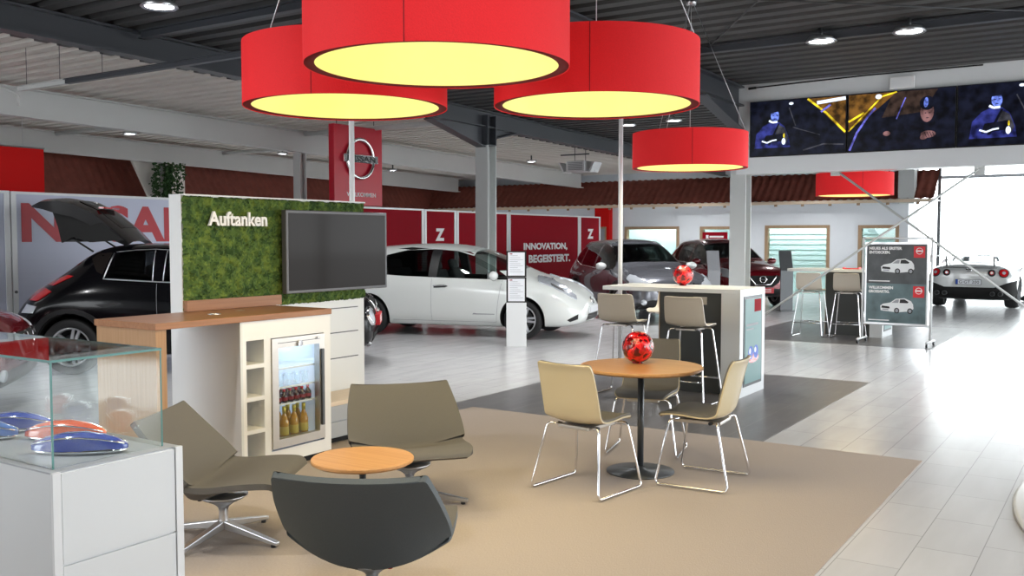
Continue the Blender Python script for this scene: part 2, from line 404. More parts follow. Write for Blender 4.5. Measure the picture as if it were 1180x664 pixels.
# columns (H-sections standing on a foot plate)
def column(x, y, w, z1, m, label, cap=None):
    t = thing('steel_column', label, 'column', (x, y, 0), 0, 'steel columns')
    mb = MB(); h = w / 2
    mb.box(-h, -h, .02, h, -h + .016, z1, m); mb.box(-h, h - .016, .02, h, h, z1, m); mb.box(-.008, -h + .016, .02, .008, h - .016, z1, m)
    mb.build('shaft', t)
    mb = MB(); mb.box(-h - .05, -h - .05, 0, h + .05, h + .05, .02, m); mb.build('foot_plate', t)
    if cap:
        mb = MB(); mb.box(-h - .003, -h - .003, z1, h + .003, -h + .018, cap, 'beam_dark'); mb.box(-h - .003, h - .018, z1, h + .003, h + .003, cap, 'beam_dark'); mb.box(-.012, -h, z1, .012, h, cap, 'beam_dark')
        for zz in (z1, (z1 + cap) / 2 + .05): mb.box(-h, -h, zz, h, h, zz + .015, 'beam_dark')
        mb.build('dark_column_head', t)
    return t
column(-10.28, 14.8, .285, 3.36, 'steel_white', 'pale grey steel column with dark head standing behind the white hatchback', 3.92)
column(-5.3, 14.8, .26, 3.0, 'steel_white', 'pale grey steel column holding the left end of the video wall beam', 3.90)
column(-15.2, 14.8, .2, 3.46, 'beam_white', 'slim white steel column left of the red hanging emblem sign')
column(-20.2, 15.1, .2, 3.44, 'beam_white', 'slim white steel column with ivy hanging around it')
column(1.3, 14.8, .3, 3.9, 'steel_white', 'pale grey steel column at the right end of the video wall beam')

# portal sheet-metal gable next to the ivy: slanting white cladding
mb = MB(); mb.prism([(15.1, 2.2), (15.95, 2.2), (15.95, 3.55), (14.4, 3.55)], -20.62, -20.55, 'yz', 'deck_white'); structure(mb.build('wall_left_cladding'))

# outer walls
mb = MB(); mb.box(-26.2, -4, 0, -26, 29, 4.3, 'wall_blue_white'); structure(mb.build('wall_left'))
mb = MB(); mb.box(-26, -4.2, 0, -13, -4, 4.3, 'wall_blue_white'); structure(mb.build('wall_front'))
mb = MB(); mb.box(-6, -4.2, 0, 6, -4, 4.5, 'wall_blue_white'); structure(mb.build('wall_front.001'))
mb = MB(); mb.box(6, -4.2, 0, 6.2, 4, 4.5, 'wall_blue_white'); structure(mb.build('wall_right'))

# office front at the far end with its tiled lean-to roof
YO = 27.6
mb = MB()
wins = [(-13.72, -11.84, .75, 1.98), (-11.15, -9.98, 0.0, 1.97), (-9.12, -7.24, .0, 1.99), (-6.46, -5.38, .0, 1.98)]
xs = [-24.0] + [v for w in wins for v in w[:2]] + [-5.15]
for a, b in zip(xs[0::2], xs[1::2]): mb.box(a, YO, 0, b, YO + .2, 2.75, 'wall_blue_white')
for (a, b, z0, z1) in wins:
    mb.box(a, YO, z1, b, YO + .2, 2.75, 'wall_blue_white')
    if z0 > 0: mb.box(a, YO, 0, b, YO + .2, z0, 'wall_blue_white')
mb.box(-5.35, YO + .2, 0, -5.15, 28.9, 2.75, 'wall_blue_white')
structure(mb.build('wall_back'))
mb = MB(); mb.box(-26, 28.95, 0, -5.15, 29.1, 4.2, 'wall_blue_white'); structure(mb.build('wall_back.001'))
mb = MB(); mb.box(-22.4, -3.5, 0, -22.2, 27.6, 2.7, 'wall_blue_white'); structure(mb.build('wall_left.001'))
for i, (a, b, z0, z1) in enumerate(wins):
    t = structure(thing('window_%d' % (i + 1), None, None, ((a + b) / 2, YO, 0)))
    w = (b - a) / 2; mb = MB(); k = .09
    mb.box(-w, -.03, z0, -w + k, .15, z1, 'oak_frame'); mb.box(w - k, -.03, z0, w, .15, z1, 'oak_frame'); mb.box(-w + k, -.03, z1 - k, w - k, .15, z1, 'oak_frame')
    if z0 > 0: mb.box(-w + k, -.03, z0, w - k, .15, z0 + k, 'oak_frame')
    mb.build('window_frame', t)
    mb = MB(); mb.box(-w + k, .06, z0 + .001, w - k, .075, z1 - k, 'office_glass')
    if i == 3 or i == 2:
        for q in range(9): mb.box(-w + k, .085, .5 + q * .15, w - k, .095, .53 + q * .15, 'white')
    mb.build('pane', t)
    if i in (1, ):
        pass
# notice in the small office window
t = thing('office_sign', 'small red sign with pale lettering inside the office doorway behind the grey car', 'sign', (-10.66, YO - .02, 1.66))
mb = MB(); mb.box(-.40, -.03, -.14, .40, -.012, .14, 'red_panel'); mb.build('sign_panel', t)
mb = MB(); mb.box(-.28, -.033, -.05, -.20, -.03, .05, 'letter_white'); mb.box(-.17, -.033, -.03, .28, -.03, .025, 'letter_white'); mb.build('pale_print', t)
# red pillar and small framed window between the partition and the office wall
mb = MB(); mb.box(-14.69, YO - .25, 0, -14.17, YO, 2.62, 'red_bright'); o = mb.build('wall_pier'); structure(o)
t = structure(thing('window_8', None, None, (-14.43, YO - .25, 1.62))); mb = MB(); mb.box(-.17, -.03, -.40, .17, 0, .36, 'oak_frame'); mb.build('window_frame', t); mb = MB(); mb.box(-.12, -.035, -.35, .12, -.03, .30, 'print_grey'); mb.build('pane', t)

def tiled_roof(name, x0, y0, x1, y1, z0, z1, out, label, onto=None):
    """steep tiled apron: wavy pantile rows; eave from (x0,y0) to (x1,y1), rising by z1-z0 while stepping back by out"""
    a = Vector((x0, y0, 0)); b = Vector((x1, y1, 0)); d = (b - a); L = d.length; d.normalize(); nrm = Vector((-d.y, d.x, 0)) * (1 if out > 0 else -1); o_ = abs(out)
    n = int(L / .055); rows = int((z1 - z0) / .30); vs = []; fs = []
    for r in range(rows + 1):
        for s_ in (0, 1):
            t = min(1, (r + s_ * .96) / (rows + 1)); zz = z0 + (z1 - z0) * t; bk = o_ * t - (.045 if s_ == 0 else 0)
            for i in range(n + 1):
                u = L * i / n; wv = .028 * math.sin(u / .22 * 2 * PI)
                p = a + d * u + nrm * (bk - wv * .7); vs.append((p.x, p.y, zz + wv * .5))
    R_ = 2 * (rows + 1)
    for r in range(R_ - 1):
        for i in range(n): k = r * (n + 1) + i; fs.append((k, k + 1, k + n + 2, k + n + 1))
    mb = MB(); mb.add(vs, fs, 'tile_roof', True)
    t = onto or thing(name, label, 'roof'); mb.build('roof_tiles', t)
    mb = MB(); p = a - nrm * .08; q = b - nrm * .08
    e = [p, q, q + nrm * .06, p + nrm * .06]
    mb.add([(v.x, v.y, z0 - .10) for v in e] + [(v.x, v.y, z0 - .01) for v in e], [(3, 2, 1, 0), (4, 5, 6, 7), (0, 1, 5, 4), (1, 2, 6, 5), (2, 3, 7, 6), (3, 0, 4, 7)], 'pale_wood')
    k = int(L / .75)
    for i in range(k):
        c = a + d * (L * (i + .5) / k) - nrm * .10; mb.cyl((c.x, c.y, z0 - .16), (c.x, c.y, z0 - .10), .045, 'oak_frame', 8)
    mb.build('eave_board', t)
    mb = MB(); e = [a + nrm * -.02, b + nrm * -.02, b + nrm * (o_ + .02), a + nrm * (o_ + .02)]
    mb.add([(v.x, v.y, z0 - .05) for v in e] + [(v.x, v.y, z0 - .03) for v in e], [(3, 2, 1, 0), (4, 5, 6, 7), (0, 1, 5, 4), (1, 2, 6, 5), (2, 3, 7, 6), (3, 0, 4, 7)], 'white'); mb.build('soffit_board', t)
    return t
canopy = tiled_roof('tiled_canopy', -22.1, YO - .35, -4.45, YO - .35, 2.68, 3.5, .9, 'long red-brown tiled canopy over the office windows, turning the corner along the far left wall')
tiled_roof('tiled_canopy', -21.4, YO + .4, -21.4, -3.5, 2.62, 3.75, -.7, '', canopy)

# far end glass front (right) with its transom and door post, and the glazed sides
structure(thing('window_5', None, None, (0, 29, 0)))
w5 = bpy.data.objects['window_5']
mb = MB()
for x in (-4.6, -1.0, 2.5, 5.9): mb.box(x - .04, -.05, 0, x + .04, .05, 3.65, 'steel')
mb.box(-4.6, -.04, 3.28, 5.9, .04, 3.36, 'grey_laminate'); mb.box(-4.9, -.04, 3.6, 5.9, .04, 3.7, 'grey_laminate'); mb.build('window_frame', w5)
mb = MB(); mb.box(-4.56, -.004, .05, 5.86, .004, 3.28, 'glass'); mb.build('pane', w5)
mb = MB(); mb.box(-5.35, 27.2, 2.55, -4.95, 27.6, 3.6, 'steel_white'); structure(mb.build('wall_back_pier'))
w6 = structure(thing('window_6', None, None, (6, 0, 0)))
mb = MB(); y = 4
while y < 29.1: mb.box(-.05, y - .04, 0, .05, y + .04, 4.0, 'steel'); y += 3.3
mb.box(-.05, 4, 0, .05, 29, .12, 'steel'); mb.box(-.05, 4, 3.75, .05, 29, 4.3, 'grey_laminate'); mb.build('window_frame', w6)
w7 = structure(thing('window_7', None, None, (0, -4, 0)))
mb = MB(); x = -13
while x < -5.9: mb.box(x - .04, -.05, 0, x + .04, .05, 4.2, 'steel'); x += 3.5
mb.box(-13, -.05, 0, -6, .05, .12, 'steel'); mb.box(-13, -.05, 3.85, -6, .05, 4.5, 'grey_laminate'); mb.build('window_frame', w7)

# white bulkhead beam carrying the video wall
mb = MB(); mb.box(-5.32, YC - .16, 2.63, 5.95, YC + .12, 4.07, 'gloss_white'); structure(mb.build('wall_bulkhead'))
# crossed tie rods below the bulkhead
t = thing('tie_rod', 'pale steel tie rod rising from the column foot to the upper right of the opening', 'tie rod', (0, 14.92, 0), 0, 'crossed bracing rods')
mb = MB(); mb.cyl((-5.1, 0, .27), (-1.86, 0, 2.60), .017, 'steel_white', 8); mb.build('rod', t); mb = MB(); mb.box(-1.92, -.01, 2.52, -1.78, .01, 2.66, 'steel_white'); mb.build('gusset_plate', t); mb = MB(); mb.box(-5.15, -.01, .20, -5.04, .01, .34, 'steel_white'); mb.build('gusset_plate', t)
t = thing('tie_rod', 'pale steel tie rod falling from the red lamp to the lower right of the opening', 'tie rod', (0, 14.97, 0), 0, 'crossed bracing rods')
mb = MB(); mb.cyl((-3.85, 0, 2.66), (-.42, 0, .04), .017, 'steel_white', 8); mb.build('rod', t); mb = MB(); mb.box(-3.93, -.01, 2.58, -3.79, .01, 2.70, 'steel_white'); mb.build('gusset_plate', t)

# thin diagonal wind-bracing rods under the dark roof
for (a, b, lb) in (((-5.2, 8.1), (3.6, 15.4), 'thin steel bracing rod running to the right across the dark roof'), ((-2.7, 8.8), (-5.1, 12.3), 'thin dark bracing rod slanting down to the left behind the third red lamp')):
    mb = MB(); mb.cyl((a[0], a[1], roof_z(a[1]) - .03), (b[0], b[1], roof_z(b[1]) - .03), .009, 'steel', 6); tag(mb.build('roof_brace'), lb, 'brace')

for x in (-12.8, -8.2):  # tube lamps added out of view to brighten the office windows
    t = thing('office_fill_lamp', 'unseen tube lamp added to light the back office, %s' % ('left room' if x < -10 else 'right room behind the frosted window'), 'lamp', (x, 28.4, 2.6), 0, 'added tube lamps in the offices')
    mb = MB(); mb.box(-1.4, -.06, .04, 1.4, .06, .09, 'white'); mb.cyl((-1.2, 0, .09), (-1.2, 0, roof_z(28.4) - 2.6), .008, 'alu', 6); mb.cyl((1.2, 0, .09), (1.2, 0, roof_z(28.4) - 2.6), .008, 'alu', 6); mb.build('housing', t)
    mb = MB(); mb.cyl((-1.35, 0, .02), (1.35, 0, .02), .02, emat('tube_glow_%d' % int(-x), (.9, .97, 1), 6), 10); mb.build('tube', t)
    l = bpy.data.lights.new('tube_light', 'AREA'); l.shape = 'RECTANGLE'; l.size = 2.6; l.size_y = .1; l.energy = 60; lo = bpy.data.objects.new('tube_light', l); COL.objects.link(lo); lo.location = (0, 0, -.02); adopt(lo, t)
# ------------------------------------------------------------------ partition panels on the left (faces +X)
PX = -12.6
def partition(y0, y1, z1, m, label, fn=None, group='partition wall panels'):
    t = thing('partition_panel', label, 'partition panel', (PX, (y0 + y1) / 2, 0), 0, group)
    h = (y1 - y0) / 2
    mb = MB(); mb.box(-.03, -h + .07, .06, .03, h - .07, z1 - .035, m); mb.build('board', t)
    mb = MB(); mb.box(-.045, -h, 0, .045, -h + .07, z1, 'gloss_white'); mb.box(-.045, h - .07, 0, .045, h, z1, 'gloss_white'); mb.box(-.045, -h + .07, z1 - .035, .045, h - .07, z1, 'gloss_white'); mb.box(-.045, -h + .07, 0, .045, h - .07, .06, 'gloss_white')
    mb.cyl((.045, -h + .035, .9), (.06, -h + .035, .9), .02, 'steel', 8); mb.build('frame', t)
    if fn: fn(t)
    return t
partition(3.4, 6.94, 2.255, 'panel_lilac', 'pale lilac partition panel at the far left edge without lettering')
def big(t): text_mesh('NISSAN', 'lettering', 2.86, .54, 'letter_red', t, (.032, 7.1 - 9.47, 1.565), (0, 1, 0), (0, 0, 1), .003, .035)
partition(6.96, 11.98, 2.25, 'panel_lilac', 'pale lilac partition panel with giant red letters behind the black car', big)
partition(12.0, 15.78, 2.235, 'red_panel', 'wide crimson partition panel directly behind the wall television and white car')
def zed(t): text_mesh('Z', 'lettering', .32, .27, 'letter_white', t, (.032, -.18, 1.56), (0, 1, 0), (0, 0, 1), .003, .05)
partition(15.8, 16.93, 2.23, 'red_panel', 'narrow crimson partition panel with a white Z above the white car roof', zed)
partition(16.95, 19.03, 2.225, 'red_panel', 'crimson partition panel passing behind the pale column behind the white car')
def inno(t):
    text_mesh('INNOVATION,', 'lettering', 2.15, .20, 'letter_white', t, (.032, 19.72 - 20.78, 1.30), (0, 1, 0), (0, 0, 1), .003, .04)
    text_mesh('DIE BEGEISTERT.', 'lettering', 2.75, .20, 'letter_white', t, (.032, 19.28 - 20.78, 1.0), (0, 1, 0), (0, 0, 1), .003, .04)
partition(19.05, 22.51, 2.22, 'red_panel', 'wide crimson partition panel with a two-line white slogan above the white bonnet', inno)
def zed2(t): text_mesh('Z', 'lettering', .34, .27, 'letter_white', t, (.032, -.14, 1.60), (0, 1, 0), (0, 0, 1), .003, .05)
partition(22.53, 23.72, 2.215, 'red_panel', 'last narrow crimson partition panel with a white Z beside the grey car', zed2)

# bright red banner high on the left
t = thing('wall_banner', 'plain bright red banner hanging high above the lilac partition', 'banner', (-16, 7.4, 0))
mb = MB(); mb.box(-.02, -2.4, 2.0, .02, 2.06, 3.17, 'red_bright'); mb.build('cloth', t)
mb = MB(); mb.cyl((0, -2.42, 3.18), (0, 2.08, 3.18), .02, 'alu', 8); mb.cyl((0, -2, 3.18), (0, -2, 4.16), .004, 'alu', 5); mb.cyl((0, 1.7, 3.18), (0, 1.7, 4.09), .004, 'alu', 5); mb.build('hanging_rail', t)

# emblem sign hanging from the roof
t = thing('emblem_sign', 'red hanging sign with a chrome ring emblem above the green wall', 'sign', (-13.2, 14.43, 0))
mb = MB(); mb.box(-.1, -.71, 2.28, .05, .71, 3.87, 'red_banner', bev=.01); mb.build('sign_panel', t)
mb = MB()
rp = [(math.cos(a) * .39, math.sin(a) * .39) for a in [2 * PI * k / 40 for k in range(40)]]
mb.tube([(.09, y, 3.22 + z) for y, z in rp], .04, 'chrome', 8, True)
mb.box(.06, -.50, 3.135, .125, .50, 3.30, 'chrome', bev=.012); mb.build('ring_emblem', t)
text_mesh('NISSAN', 'emblem_lettering', .82, .115, 'black', t, (.126, -.41, 3.16), (0, 1, 0), (0, 0, 1), .004, .015)
text_mesh('WILLKOMMEN', 'lettering', .86, .085, 'letter_white', t, (.051, -.36, 2.46), (0, 1, 0), (0, 0, 1), .003, .01)
for y in (-.55, .55): mb = MB(); mb.cyl((-.03, y, 3.87), (-.03, y, 4.10), .008, 'steel', 6); mb.build('hanger', t)

# ------------------------------------------------------------------ drum pendant lamps
def pendant(x, y, z, top, label):
    t = thing('pendant_lamp', label, 'lamp', (x, y, z), 0, 'red drum pendant lamps')
    r, h = .60, .365
    mb = MB(); mb.lathe([(r - .012, .012), (r, 0), (r, h), (r - .012, h), (r - .012, .012)], 96, 'red_fabric', cap=False)
    mb.build('drum_shade', t, sharp=R(40))
    mb = MB(); mb.lathe([(r - .05, .006), (r - .001, .004), (r - .001, .012), (r - .05, .012), (r - .05, .006)], 96, 'red_fabric_dark', cap=False)
    mb.box(-.002, -r - .001, 0, .002, -r + .006, h, 'red_fabric_dark', T=Matrix.Rotation(R(25), 4, 'Z')); mb.build('shade_trim', t)
    mb = MB(); mb.lathe([(0, .008), (r - .05, .008)], 96, 'diffuser', cap=False); mb.lathe([(0, .03), (r - .02, .03)], 48, 'white', cap=False); mb.build('diffuser', t)
    mb = MB()
    for k in range(3):
        a = R(30 + 120 * k); mb.cyl((math.cos(a) * (r - .01), math.sin(a) * (r - .01), h), (.02 * math.cos(a), .02 * math.sin(a), top - z - .03), .0035, 'alu', 5)
    mb.cyl((0, 0, .03), (0, 0, top - z - .03), .003, 'white', 5); mb.build('suspension_cable', t)
    mb = MB(); mb.lathe([(0, top - z - .05), (.05, top - z - .05), (.06, top - z)], 20, 'alu'); mb.build('ceiling_rose', t)
    mb = MB()
    for a in (0, 120, 240):
        mb.box(0, -.01, h - .03, r - .01, .01, h - .01, 'alu', T=Matrix.Rotation(R(a + 30), 4, 'Z'))
    mb.build('frame', t)
    l = bpy.data.lights.new('lamp_light', 'AREA'); l.shape = 'DISK'; l.size = 1.05; l.energy = 14; l.color = (1, .82, .5)
    lo = bpy.data.objects.new('lamp_light', l); COL.objects.link(lo); lo.location = (0, 0, -.006); adopt(lo, t)
    return t
pendant(-2.67, 3.46, 2.40, roof_z(3.46), 'largest red drum pendant lamp, nearest of all, cut off by the top edge')
pendant(-3.95, 4.23, 2.40, roof_z(4.23), 'red drum pendant lamp left of the nearest one, in front of the dark roof')
pendant(-2.67, 4.98, 2.40, roof_z(4.98), 'red drum pendant lamp right of the nearest one, above the cafe table')
pendant(-3.94, 9.44, 2.36, roof_z(9.44), 'small-looking red drum pendant lamp above the bar table, left of the video wall')
pendant(-3.82, 16.0, 2.31, roof_z(16.0), 'farthest red drum pendant lamp, seen below the white bulkhead')

# ceiling spots
def spot(x, y, big=1.0, label='', energy=None, drop=.12):
    z = roof_z(y) - drop
    t = thing('ceiling_downlight', label, 'downlight', (x, y, z), 0, 'small ceiling downlights')
    mb = MB(); mb.lathe([(.10 * big, 0), (.12 * big, -.05), (.11 * big, -.06), (.09 * big, -.045)], 24, 'alu', cap=False); mb.lathe([(0, .0), (.10 * big, 0)], 24, 'alu', cap=False)
    if drop: mb.cyl((0, 0, 0), (0, 0, drop + .01), .02, 'steel', 8)
    mb.build('housing', t)
    mb = MB(); mb.lathe([(0, -.046), (.095 * big, -.046)], 24, M['spot_glow'], cap=False); mb.build('lens', t)
    l = bpy.data.lights.new('spot_light', 'SPOT'); l.energy = energy or (CEIL_SPOT_W * (1.6 if y > 12 or x < -10 else 1)); l.spot_size = R(140); l.spot_blend = .7; l.shadow_soft_size = .08
    lo = bpy.data.objects.new('spot_light', l); COL.objects.link(lo); lo.location = (0, 0, -.07); adopt(lo, t)
M['spot_glow'] = emat('downlight_glow', (.92, .96, 1), 14)
spot(-8.0, 5.95, 1.5, 'bright square-looking downlight at the top edge left of the red lamps', drop=.25)
spot(-3.13, 11.4, 1.5, 'left one of the two big downlights above the video wall', drop=.10)
spot(-2.16, 11.4, 1.5, 'right one of the two big downlights above the video wall', drop=.10)
spot(-18.3, 12.8, 1.3, 'downlight between the two white roof beams, left of the ivy')
spot(-18.5, 17.4, 1.3, 'downlight above the green wall, right of the ivy')
spot(-19.2, 22.6, 1.3, 'distant downlight just right of the red emblem sign')
spot(-13.9, 22.2, 1.3, 'downlight right of the pale column head')
spot(-7.25, 16.6, 1.3, 'downlight above the small red lamp, right of the two')
spot(-8.27, 16.75, 1.3, 'downlight at the top of the thin white pole')
for x, y, lb in ((-11.0, 25.4, 'added fill downlight near the back wall, unseen behind the small red lamp'), (-7.5, 25.4, 'added fill downlight near the back wall, unseen behind the video wall'), (-9.56, 10.2, 'added fill downlight, unseen behind the left red drum lamp'), (-6.9, 8.9, 'added fill downlight, unseen behind the nearest red drum lamp'), (-5.8, 11.0, 'added fill downlight, unseen behind the red drum lamp above the cafe table'),
                 (-4.6, 1.6, 'added fill downlight out of view overhead, left of the camera'), (-1.2, 1.8, 'added fill downlight out of view overhead, above the camera'), (1.6, 4.4, 'added fill downlight out of view overhead, right of the camera'), (-9.5, 2.6, 'added fill downlight out of view overhead above the black car'), (-14.0, 3.2, 'added fill downlight out of view overhead in front of the bright red banner'), (1.8, 8.6, 'added fill downlight out of view overhead, above the round plinth')):
    spot(x, y, 1.3, lb)  # unseen fill spots, added only to brighten floor, cars and walls

# suspended lighting channels and conduit on the left
def channel(x0, x1, y, z, label, m):
    t = thing('lighting_channel', label, 'lighting channel', ((x0 + x1) / 2, y, z), 0, 'suspended lighting channels')
    h = (x1 - x0) / 2; mb = MB(); mb.box(-h, -.035, 0, h, .035, .05, m); mb.box(-h, -.06, .05, h, .06, .06, m); mb.build('channel_body', t)
    for xx in (-h * .7, h * .7): mb = MB(); mb.cyl((xx, 0, .06), (xx, 0, roof_z(y) - z + .01), .004, 'steel', 5); mb.build('hanger', t)
channel(-11.5, -6.5, 7.15, 3.6, 'long dark lighting channel hanging below the dark roof at upper left', 'beam_dark')
channel(-12.6, -11.5, 7.15, 3.6, 'short pale lighting channel in line with the dark one at upper left', 'beam_white')
t = thing('conduit_pipe', 'white bent conduit pipe below the pale roof at the top left', 'pipe')
mb = MB(); mb.tube(rpath([(-12.9, 5.2, 3.72), (-12.9, 6.9, 3.72), (-12.9, 7.3, 3.6), (-12.9, 7.3, 3.45)], .1), .022, 'beam_white', 8); mb.cyl((-12.9, 5.4, 3.72), (-12.9, 5.4, 4.16), .006, 'beam_white', 6); mb.cyl((-12.9, 6.7, 3.72), (-12.9, 6.7, 4.14), .006, 'beam_white', 6); mb.build('pipe_run', t)
for y, x0, x1, lb in ((12.2, -19.8, -15.6, 'pale roof strut between the white beams left of the ivy'), (16.9, -19.9, -15.5, 'pale roof strut between the white beams right of the ivy'), (14.95, -14.9, -10.6, 'pale roof tube running to the head of the column behind the white car')):
    mb = MB(); mb.cyl((x0 - .28, y, roof_z(y) - .12), (x1 + .28, y, roof_z(y) - .12), .05, 'beam_white', 10); tag(mb.build('roof_strut'), lb, 'strut', 'pale roof struts')

# ceiling heater
t = thing('ceiling_heater', 'white ceiling fan heater with side louvres hanging near the back wall', 'heater', (-11.42, 20.5, 3.24))
mb = MB(); mb.box(-.26, -.25, 0, .26, .25, .26, 'white', bev=.02); mb.build('casing', t)
for s in (-1, 1):
    mb = MB(); mb.box(-.02, -.2, -.12, .02, .2, .14, 'white', T=Matrix.Translation((s * .42, 0, .1)) @ Matrix.Rotation(s * R(25), 4, 'Y')); mb.box(min(s * .26, s * .42), -.02, .02, max(s * .26, s * .42), .02, .05, 'white'); mb.build('side_louvre', t)
mb = MB()
for k in range(6): mb.box(-.2, -.262, .04 + k * .033, .2, -.25, .055 + k * .033, 'print_grey')
mb.build('grille', t)
mb = MB(); mb.box(-.55, -.015, .42, .25, .015, .45, 'steel'); mb.cyl((-.15, 0, .26), (-.15, 0, .66), .01, 'steel', 6); mb.cyl((.15, 0, .26), (.15, 0, .66), .01, 'steel', 6); mb.build('bracket', t)

# ivy on the far column
random.seed(4)
t = thing('hanging_ivy', 'green ivy trailing around the slim column beside the pale cladding', 'plant', (-20.05, 15.1, 0))
mb = MB(); lb = MB()
for s in range(9):
    x = random.uniform(-.25, .25); y = random.uniform(-.3, .35); z = 3.42; pts = [(x, y, z)]; L = random.uniform(.5, 1.15) if s > 3 else 1.2
    while z > 3.42 - L:
        z -= .07; x += random.uniform(-.03, .03); y += random.uniform(-.04, .03); pts.append((x, y, z))
    mb.tube(pts, .006, 'leaf', 5)
    for p in pts:
        for q in range(7):
            c = Vector(p) + Vector((random.uniform(-.09, .09), random.uniform(-.10, .10), random.uniform(-.05, .05))); a = random.uniform(.03, .055)
            T = Matrix.Translation(c) @ Euler((random.uniform(0, 6), random.uniform(0, 6), random.uniform(0, 6))).to_matrix().to_4x4()
            lb.add([(0, -a, 0), (a * .8, -a * .1, .01), (a * .4, a * .5, 0), (0, a, .012), (-a * .4, a * .5, 0), (-a * .8, -a * .1, .01), (0, 0, -.01)], [(0, 1, 6), (1, 2, 6), (2, 3, 6), (3, 4, 6), (4, 5, 6), (5, 0, 6)], 'leaf', False, T)
mb.build('stems', t); lb.build('foliage', t, fix=False)

# thin white poles from floor to roof
def pole(x, y, label):
    t = thing('light_pole', label, 'pole', (x, y, 0), 0, 'thin white floor-to-roof poles')
    mb = MB(); mb.cyl((0, 0, .012), (0, 0, roof_z(y) - .02), .026, 'white', 16); mb.build('tube', t)
    mb = MB(); mb.lathe([(.07, .004), (.07, .012), (.03, .02)], 20, 'white'); mb.build('foot_disc', t)
    mb = MB(); mb.lathe([(.03, roof_z(y) - .03), (.06, roof_z(y) - .02), (.06, roof_z(y))], 20, 'white'); mb.build('top_disc', t)
pole(-5.05, 10.04, 'thin white pole rising just behind the left end of the nearer bar table')
pole(-6.25, 6.76, 'thin white pole rising behind the green moss wall')

# ------------------------------------------------------------------ video wall
M['scr_dark'] = emat('screen_dark', (.004, .005, .012), 1.0)
M['scr_mid'] = emat('screen_dim_brown', (.03, .018, .014), 1.0)
M['scr_blue'] = emat('screen_blue', (.02, .025, .15), 1.0)
M['scr_face'] = emat('screen_face_blue', (.12, .18, .62), 1.0)
M['scr_white'] = emat('screen_white', (.75, .85, 1.0), 1.0)
M['scr_skin'] = emat('screen_skin', (.16, .08, .08), 1.0)
M['scr_yellow'] = emat('screen_yellow', (.95, .55, .02), 1.0)
M['scr_orange'] = emat('screen_orange', (.12, .055, .01), 1.0)
M['scr_violet'] = emat('screen_violet', (.12, .12, .5), 1.0)
M['scr_grey'] = emat('screen_grey', (.04, .04, .05), 1.0)
for k_ in ('scr_blue', 'scr_face', 'scr_skin', 'scr_orange', 'scr_mid', 'scr_dark', 'scr_violet', 'scr_yellow', 'scr_grey'):      # mottled film picture instead of flat colour
    m_ = M[k_]; nt_ = m_.node_tree; b_ = nt_.nodes['Principled BSDF']; c_ = b_.inputs['Emission Color'].default_value[:3]
    tc_ = nt_.nodes.new('ShaderNodeTexCoord'); nz_ = nt_.nodes.new('ShaderNodeTexNoise'); nz_.inputs['Scale'].default_value = 9 if k_ != 'scr_face' else 22; nz_.inputs['Detail'].default_value = 4
    rp_ = nt_.nodes.new('ShaderNodeValToRGB'); rp_.color_ramp.elements[0].position = .36; rp_.color_ramp.elements[1].position = .66
    rp_.color_ramp.elements[0].color = (*[v * .12 for v in c_], 1); rp_.color_ramp.elements[1].color = (*[min(1, v * 1.5) for v in c_], 1)
    nt_.links.new(tc_.outputs['Object'], nz_.inputs['Vector']); nt_.links.new(nz_.outputs[0], rp_.inputs[0]); nt_.links.new(rp_.outputs[0], b_.inputs['Emission Color'])
def flat(mb, poly, m, lift): mb.add([(u, -.03 - lift, v) for u, v in poly], [tuple(range(len(poly)))], m)
def ell(cx, cy, a, b, n=20, rot=0): return [(cx + a * math.cos(t) * math.cos(rot) - b * math.sin(t) * math.sin(rot), cy + a * math.cos(t) * math.sin(rot) + b * math.sin(t) * math.cos(rot)) for t in [2 * PI * k / n for k in range(n)]]
def streak(mb, pts, w, m, lift):
    for i in range(len(pts) - 1):
        a = Vector(pts[i]); b = Vector(pts[i + 1]); n = (b - a).normalized(); n = Vector((-n.y, n.x)) * w / 2
        flat(mb, [tuple(a - n), tuple(b - n), tuple(b + n), tuple(a + n)], m, lift)
